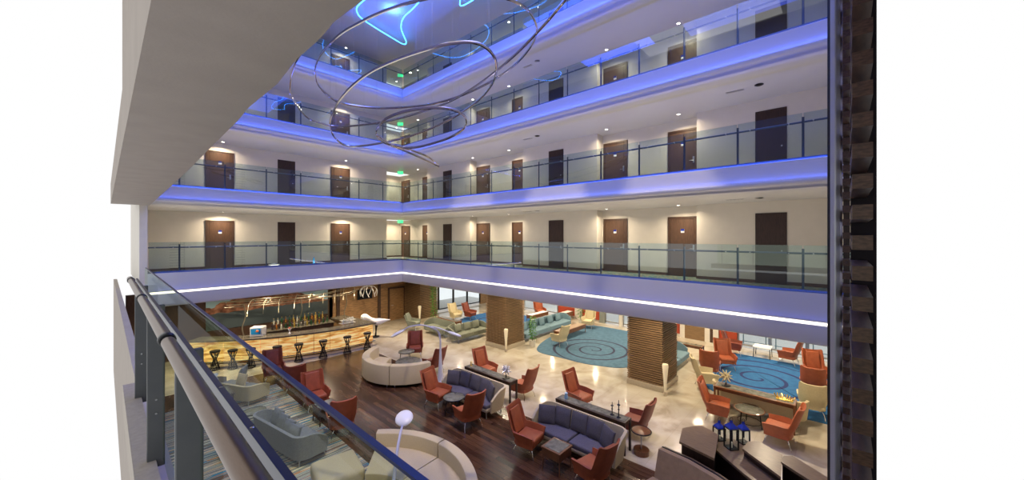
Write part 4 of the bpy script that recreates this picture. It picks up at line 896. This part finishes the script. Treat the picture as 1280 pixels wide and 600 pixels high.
mb = MB(); mb.tube([(x, y, .22) for x, y in arcpts(RB + .22, A0, A1)], .022, 8)
for k in range(0, 25, 4): x, y = arcpts(RB + .22, A0, A1)[k]; x2, y2 = arcpts(RB - .02, A0, A1)[k]; mb.rod((x, y, .22), (x2, y2, .22), .012)
rail = ('foot_rail', mb.mesh('foot_rail', railm))
mb = MB(); ring_prism(mb, RB - .1, RB + .3, 0, .05); stepb = ('plinth_step', mb.mesh('plinth_step', plinth, False))
thing('bar_counter', 'long curved bar with glowing amber onyx front and dark stone top', 'bar counter', front + [body, top, ret, rett, rail, stepb])
# back bar island
ix, iy = 6.7, 20.6
mb = MB(); mb.rbox((0, 0, .5), (3.0, .7, 1.0), .02); t = MB(); t.rbox((0, 0, 1.02), (3.1, .8, .04), .01); s_ = MB(); s_.box((0, .15, 1.2), (2.4, .3, .03))
for x in (-1.15, 0, 1.15): s_.box((x, .15, 1.12), (.04, .3, .16))
thing('back_bar', 'dark wooden bar island holding rows of bottles inside the curved bar', 'bar cabinet', [('cabinet', mb.mesh('cabinet', wood_frame)), ('worktop', t.mesh('worktop', stonetop)), ('bottle_step', s_.mesh('bottle_step', wood_dark, False))], (ix, iy, 0), R(-6))
bott = [mat('bottle_green', (.01, .04, .015), .1), mat('bottle_amber', (.16, .06, .01), .1), mat('bottle_dark', (.02, .015, .015), .1), mat('bottle_clear', (.3, .3, .25), .1), mat('bottle_gold', (.25, .17, .04), .2)]
def bottle_me(m, h):
    b = MB(); b.lathe([(0, 0), (.038, 0), (.04, .02), (.04, h * .6), (.015, h * .75), (.014, h), (0, h)], 12); c = MB(); c.cyl((0, 0, h), .017, .03, 10); return b.mesh('bottle', m), c.mesh('cap', gold)
BM = [bottle_me(m, h) for m, h in zip(bott, (.32, .30, .34, .28, .33))]
words = ['first', 'second', 'third', 'fourth', 'fifth', 'sixth', 'seventh', 'eighth', 'ninth', 'tenth', 'eleventh', 'twelfth', 'thirteenth', 'fourteenth', 'fifteenth', 'sixteenth']
for row, (dy, zz) in enumerate(((-.22, 1.042), (.15, 1.217))):
    for k in range(14):
        x = -1.25 + k * .19 if row == 0 else -1.12 + k * .17; c, s2 = math.cos(R(-6)), math.sin(R(-6)); bi = random.randrange(5); b, cp = BM[bi]
        o = single('bottle', b, '%s bottle, %s from the left in the %s row on the bar island' % (['green', 'amber', 'dark', 'clear', 'golden'][bi], words[k], 'front' if row == 0 else 'raised back'), 'bottle', (ix + x * c - dy * s2, iy + x * s2 + dy * c, zz), group='bottles on the bar island'); link('cap', cp, o)
# bar top items
mb = MB(); mb.rbox((0, 0, .2), (.5, .4, .4), .02); d = MB(); d.rbox((0, -.21, .22), (.4, .01, .25), .004); f = MB(); f.lathe([(0, 0), (.05, .02), (.06, .06), (.03, .1), (0, .1)], 12, (.08, -.24, .2))
thing('display_case', 'white framed drinks display with blue picture at the left end of the bar', 'display case', [('case', mb.mesh('case', whitem)), ('picture', d.mesh('picture', bluelac)), ('orange_fruit', f.mesh('orange', mat('orange_fruit', (.8, .2, .02), .4)))], (4.65, 19.6, 1.112), R(-40))
mb = MB(); mb.lathe([(0, 0), (.05, 0), (.02, .04), (.02, .1), (.08, .22), (.07, .22), (.0, .12)], 16); mf = MB(); mf.lathe([(0, .14), (.06, .2), (.05, .27), (0, .3)], 12)
thing('red_flower_vase', 'white goblet with a red flower on the front of the bar top', 'vase', [('goblet', mb.mesh('goblet', whitem)), ('flower', mf.mesh('flower', red))], (5.72, 18.95, 1.112))
for k, (x, y, l) in enumerate(((6.9, 21.2, 'white'), (8.4, 19.0, 'green'), (8.7, 19.6, 'white'))):
    mb = MB(); rr = random.Random(k)
    for j in range(10): mb.lathe([(0, 0), (.03, 0), (.035, .1), (.03, .11), (0, .11)], 10, (rr.uniform(-.3, .3), rr.uniform(-.1, .1), 0))
    mb.rbox((0, 0, -.006), (.75, .35, .02), .005)
    single('glass_tray', mb.mesh('glass_tray', silver), 'tray of pale drinking glasses on the bar, %s' % ['above the bottle island', 'near the right end of the counter', 'on the return by the white sculpture'][k], 'tray', (x, y, 1.06 if k == 0 else 1.13))
# bar stools
st_t = MB(); st_t.lathe([(0, .74), (.17, .74), (.185, .76), (.185, .79), (.17, .81), (0, .815)], 20); st_f = MB()
for k in range(8):
    a = k * math.pi / 4
    for s2 in (-1, 1): st_f.tube([(.17 * math.cos(a), .17 * math.sin(a), .75), (.055 * math.cos(a + s2 * .5), .055 * math.sin(a + s2 * .5), .45), (.17 * math.cos(a + s2), .17 * math.sin(a + s2), .03)], .011, 5)
st_b = MB(); st_b.tube([(.17 * math.cos(k * .3927), .17 * math.sin(k * .3927), .02) for k in range(16)], .016, 6, True); st_b.tube([(.15 * math.cos(k * .3927), .15 * math.sin(k * .3927), .22) for k in range(16)], .012, 6, True)
SM = [('seat', st_t.mesh('seat', blackm)), ('lattice_frame', st_f.mesh('lattice', blackm)), ('base_ring', st_b.mesh('ring', blackm))]
for i, px in enumerate((269, 291, 314, 346, 374, 404, 434, 459)):
    best = min((abs((lambda x, y: 640 + 459 * (.669 * x - .743 * y) / (.743 * x + .669 * y))(bc.x + (RB + .52) * math.cos(R(a / 4)), bc.y + (RB + .52) * math.sin(R(a / 4))) - px), a / 4) for a in range(-552, -338))[1]
    thing('bar_stool', 'black hourglass lattice bar stool at the glowing bar, %s from the left' % words[i], 'bar stool', SM, (bc.x + (RB + .52) * math.cos(R(best)), bc.y + (RB + .52) * math.sin(R(best)), 0.0), R(i * 7), 'bar stools')
# organic canopy above the bar
cn = MB(); rr = random.Random(11); cnm = mat('canopy_bronze', (.30, .27, .20), .3, .8)
spine = [(3.6, 20.2), (4.8, 19.6), (6.2, 19.3), (7.6, 19.4), (8.9, 19.9), (9.8, 20.7)]
parts = []
for z, dy in ((2.55, 0), (2.42, .35), (2.62, .8), (2.5, 1.2)):
    mb = MB(); mb.tube(smooth_path([(x, y + dy, z + rr.uniform(-.05, .05)) for x, y in spine], 8), .018, 8); parts.append(('long_branch', mb.mesh('long_branch', cnm)))
for i in range(9):
    x = 4.2 + i * .62; y = 19.55 + .15 * math.sin(i) + (.3 if i > 6 else 0); mb = MB()
    mb.tube(smooth_path([(x, y - .15, 2.2 + rr.uniform(-.2, .1)), (x + .1, y + .1, 2.5), (x + .35, y + .6, 2.66), (x + .6, y + 1.2, 2.5), (x + .5, y + 1.5, 2.15)], 6), .014, 6); parts.append(('cross_branch', mb.mesh('cross_branch', cnm)))
for x, y in ((4.2, 20.0), (6.4, 19.6), (8.7, 19.9)):
    mb = MB(); mb.tube(smooth_path([(x, y, 2.5), (x + .06, y, 2.0), (x - .05, y + .04, 1.5), (x, y, 1.112)], 5), .025, 8); parts.append(('stem', mb.mesh('stem', cnm)))
thing('branching_canopy', 'bronze branching canopy sculpture over the curved bar', 'sculpture', parts)
parts = []
for k in range(8):
    a = k * .8; mb = MB(); mb.tube(smooth_path([(0, 0, .35), (.3 * math.cos(a), .3 * math.sin(a), .33), (.5 * math.cos(a), .5 * math.sin(a), .1), (.45 * math.cos(a + .3), .45 * math.sin(a + .3), -.25)], 5), .022, 6, radii=None); parts.append(('tentacle', mb.mesh('tentacle', whitem)))
mb = MB(); mb.rod((0, 0, .34), (0, 0, .85), .01); parts.append(('cord', mb.mesh('cord', steel)))
thing('spider_pendant', 'white spidery pendant lamp hanging in front of the television', 'pendant lamp', parts, (10.75, 21.4, 2.2))

# ---------------------------------------------------------------- reception desk with lanterns, high-backed bench
def A2(px, py, z): p = at(px, py, z); return (p.x, p.y)
parts = []
def slab(pts, z0, z1, m, nm_, label=None):
    mb = MB(); mb.prism([A2(x, y, z1) for x, y in pts], z0, z1); parts.append((nm_, mb.mesh(nm_, m, False)) if not label else (nm_, mb.mesh(nm_, m, False), None, label))
slab([(849, 551.5), (853, 535), (875, 530.6), (890.5, 539), (898, 543), (893, 573)], 1.10, 1.15, wood_desk, 'worktop')
slab([(928, 560.5), (935, 551.5), (948.6, 551.5), (978, 568.5), (976, 596)], 1.10, 1.15, wood_desk, 'worktop')
slab([(976, 577), (979.5, 569.6), (990.7, 569.6), (1040, 600), (1040, 618)], 1.12, 1.17, wood_desk, 'worktop')
slab([(889, 557), (893, 546), (934, 551), (960, 575), (975, 606), (955, 612), (930, 592)], .90, .95, wood_desk, 'lower_shelf')
def body_(pts, z, zt, ins=0): 
    mb = MB(); mb.prism([A2(x, y, zt) for x, y in pts], z, zt); parts.append(('cabinet_body', mb.mesh('cabinet_body', wood_dark, False)))
body_([(852, 551), (855, 537), (874, 532.5), (895, 544), (893, 570)], 0, 1.10)
body_([(930, 561), (937, 553), (948, 553), (976, 569), (975, 593)], 0, 1.10)
body_([(978, 577), (981, 571), (990, 571), (1038, 601), (1038, 616)], 0, 1.12)
body_([(892, 557), (895, 548), (932, 553), (958, 577), (973, 606), (953, 612), (932, 592)], 0, .90)
thing('reception_desk', 'dark wooden counter with staggered chamfered tops at the bottom right', 'desk', parts)
# bench
parts = []
tl = [at(823, 561, .95), at(858, 577, .95), at(892, 597, .95), at(905, 606, .95)]
d = (tl[-1] - tl[0]).normalized(); nrm = Vector((-d.y, d.x, 0)); nrm = nrm if nrm.x > 0 else -nrm
def strip(off0, off1, z0, z1, m, nm_, out=0):
    mb = MB(); lo = [(p - nrm * out) for p in tl]; v = []; f = []
    P0 = [(p.x + nrm.x * off0, p.y + nrm.y * off0, z1) for p in tl]; P1 = [(p.x + nrm.x * off1, p.y + nrm.y * off1, z1) for p in tl]; Q0 = [(p.x + nrm.x * (off0 - out), p.y + nrm.y * (off0 - out), z0) for p in tl]; Q1 = [(p.x + nrm.x * off1, p.y + nrm.y * off1, z0) for p in tl]
    n = len(tl)
    for i in range(n): v += [P0[i], P1[i], Q1[i], Q0[i]]
    for i in range(n - 1):
        for q in range(4): f.append((i * 4 + q, i * 4 + (q + 1) % 4, (i + 1) * 4 + (q + 1) % 4, (i + 1) * 4 + q))
    f.append((0, 1, 2, 3)); f.append([(n - 1) * 4 + q for q in (3, 2, 1, 0)]); mb.add(v, f); parts.append((nm_, mb.mesh(nm_, m)))
strip(0, .12, .12, .95, brownf, 'upholstered_back', .22); strip(.125, .16, .1, .96, blackm, 'dark_piping'); strip(.165, .24, .1, .93, wood_desk, 'wooden_rail'); strip(-.75, -.2, .12, .42, brownf, 'seat', 0)
for p in (tl[0], tl[2]):
    mb = MB(); mb.cyl((p.x + nrm.x * .1 + d.x * .1, p.y + nrm.y * .1 + d.y * .1, 0.002), .03, .12, 10); parts.append(('leg', mb.mesh('leg', blackm)))
thing('high_back_bench', 'brown upholstered bench with dark wooden rail in front of the reception desk', 'bench', parts)
# lanterns
def lantern(px, py, wd, h, label, zb=.952):
    p = at(px, py, zb); fr = MB(); t = .022
    for sx in (-1, 1):
        for sy in (-1, 1): fr.box((sx * wd / 2, sy * wd / 2, h / 2), (t, t, h))
    for z in (.012, h - .012, ):
        for s_ in (-1, 1): fr.box((0, s_ * wd / 2, z), (wd, t, t)); fr.box((s_ * wd / 2, 0, z), (t, wd, t))
    fr.box((0, 0, .01), (wd, wd, .02)); rf = MB(); rf.lathe([(wd * .74, h), (wd * .6, h + .03), (wd * .2, h + .09), (.03, h + .10), (.03, h + .14), (0, h + .15)], 4, mtx=Matrix.Rotation(R(45), 4, 'Z')); g = MB()
    for s_ in (-1, 1): g.box((0, s_ * wd / 2, h / 2), (wd - t, .004, h - t)); g.box((s_ * wd / 2, 0, h / 2), (.004, wd - t, h - t))
    hd = MB(); hd.tube([(.04 * math.cos(k * .5236), 0, h + .17 + .04 * math.sin(k * .5236)) for k in range(12)], .005, 5, True); cd = MB(); cd.cyl((0, 0, .02), .025, h * .25, 12)
    thing('lantern', label, 'lantern', [('frame', fr.mesh('frame', blackm, False)), ('roof', rf.mesh('roof', bluegl, False)), ('glass_panel', g.mesh('glass', glassW, False)), ('ring_handle', hd.mesh('ring_handle', blackm)), ('candle', cd.mesh('candle', ivory))], p, R(-40), 'lanterns on the desk')
lantern(899, 549, .17, .28, 'left of the three black lanterns with cobalt roofs on the reception desk')
lantern(914, 560, .19, .46, 'tall middle lantern with cobalt roof on the reception desk')
lantern(929, 553, .17, .32, 'right of the three black lanterns with cobalt roofs on the reception desk')
# small things on the left gallery floor
z1 = levelz(1) + .012
mb = MB(); mb.lathe([(.11, 0), (.11, .01), (.05, .05), (.02, .45), (0, .45)], 16); single('blue_cone', mb.mesh('blue_cone', bluelac), 'small bright blue cone standing on the left gallery floor', 'cone', (6.55, 18.35, z1))
mb = MB(); mb.lathe([(0, 0), (.16, 0), (.2, .06), (.1, .12), (.22, .2), (.0, .26)], 18); single('white_basket', mb.mesh('white_basket', whitem), 'small white curled object on the left gallery floor', 'ornament', (4.95, 18.4, z1))
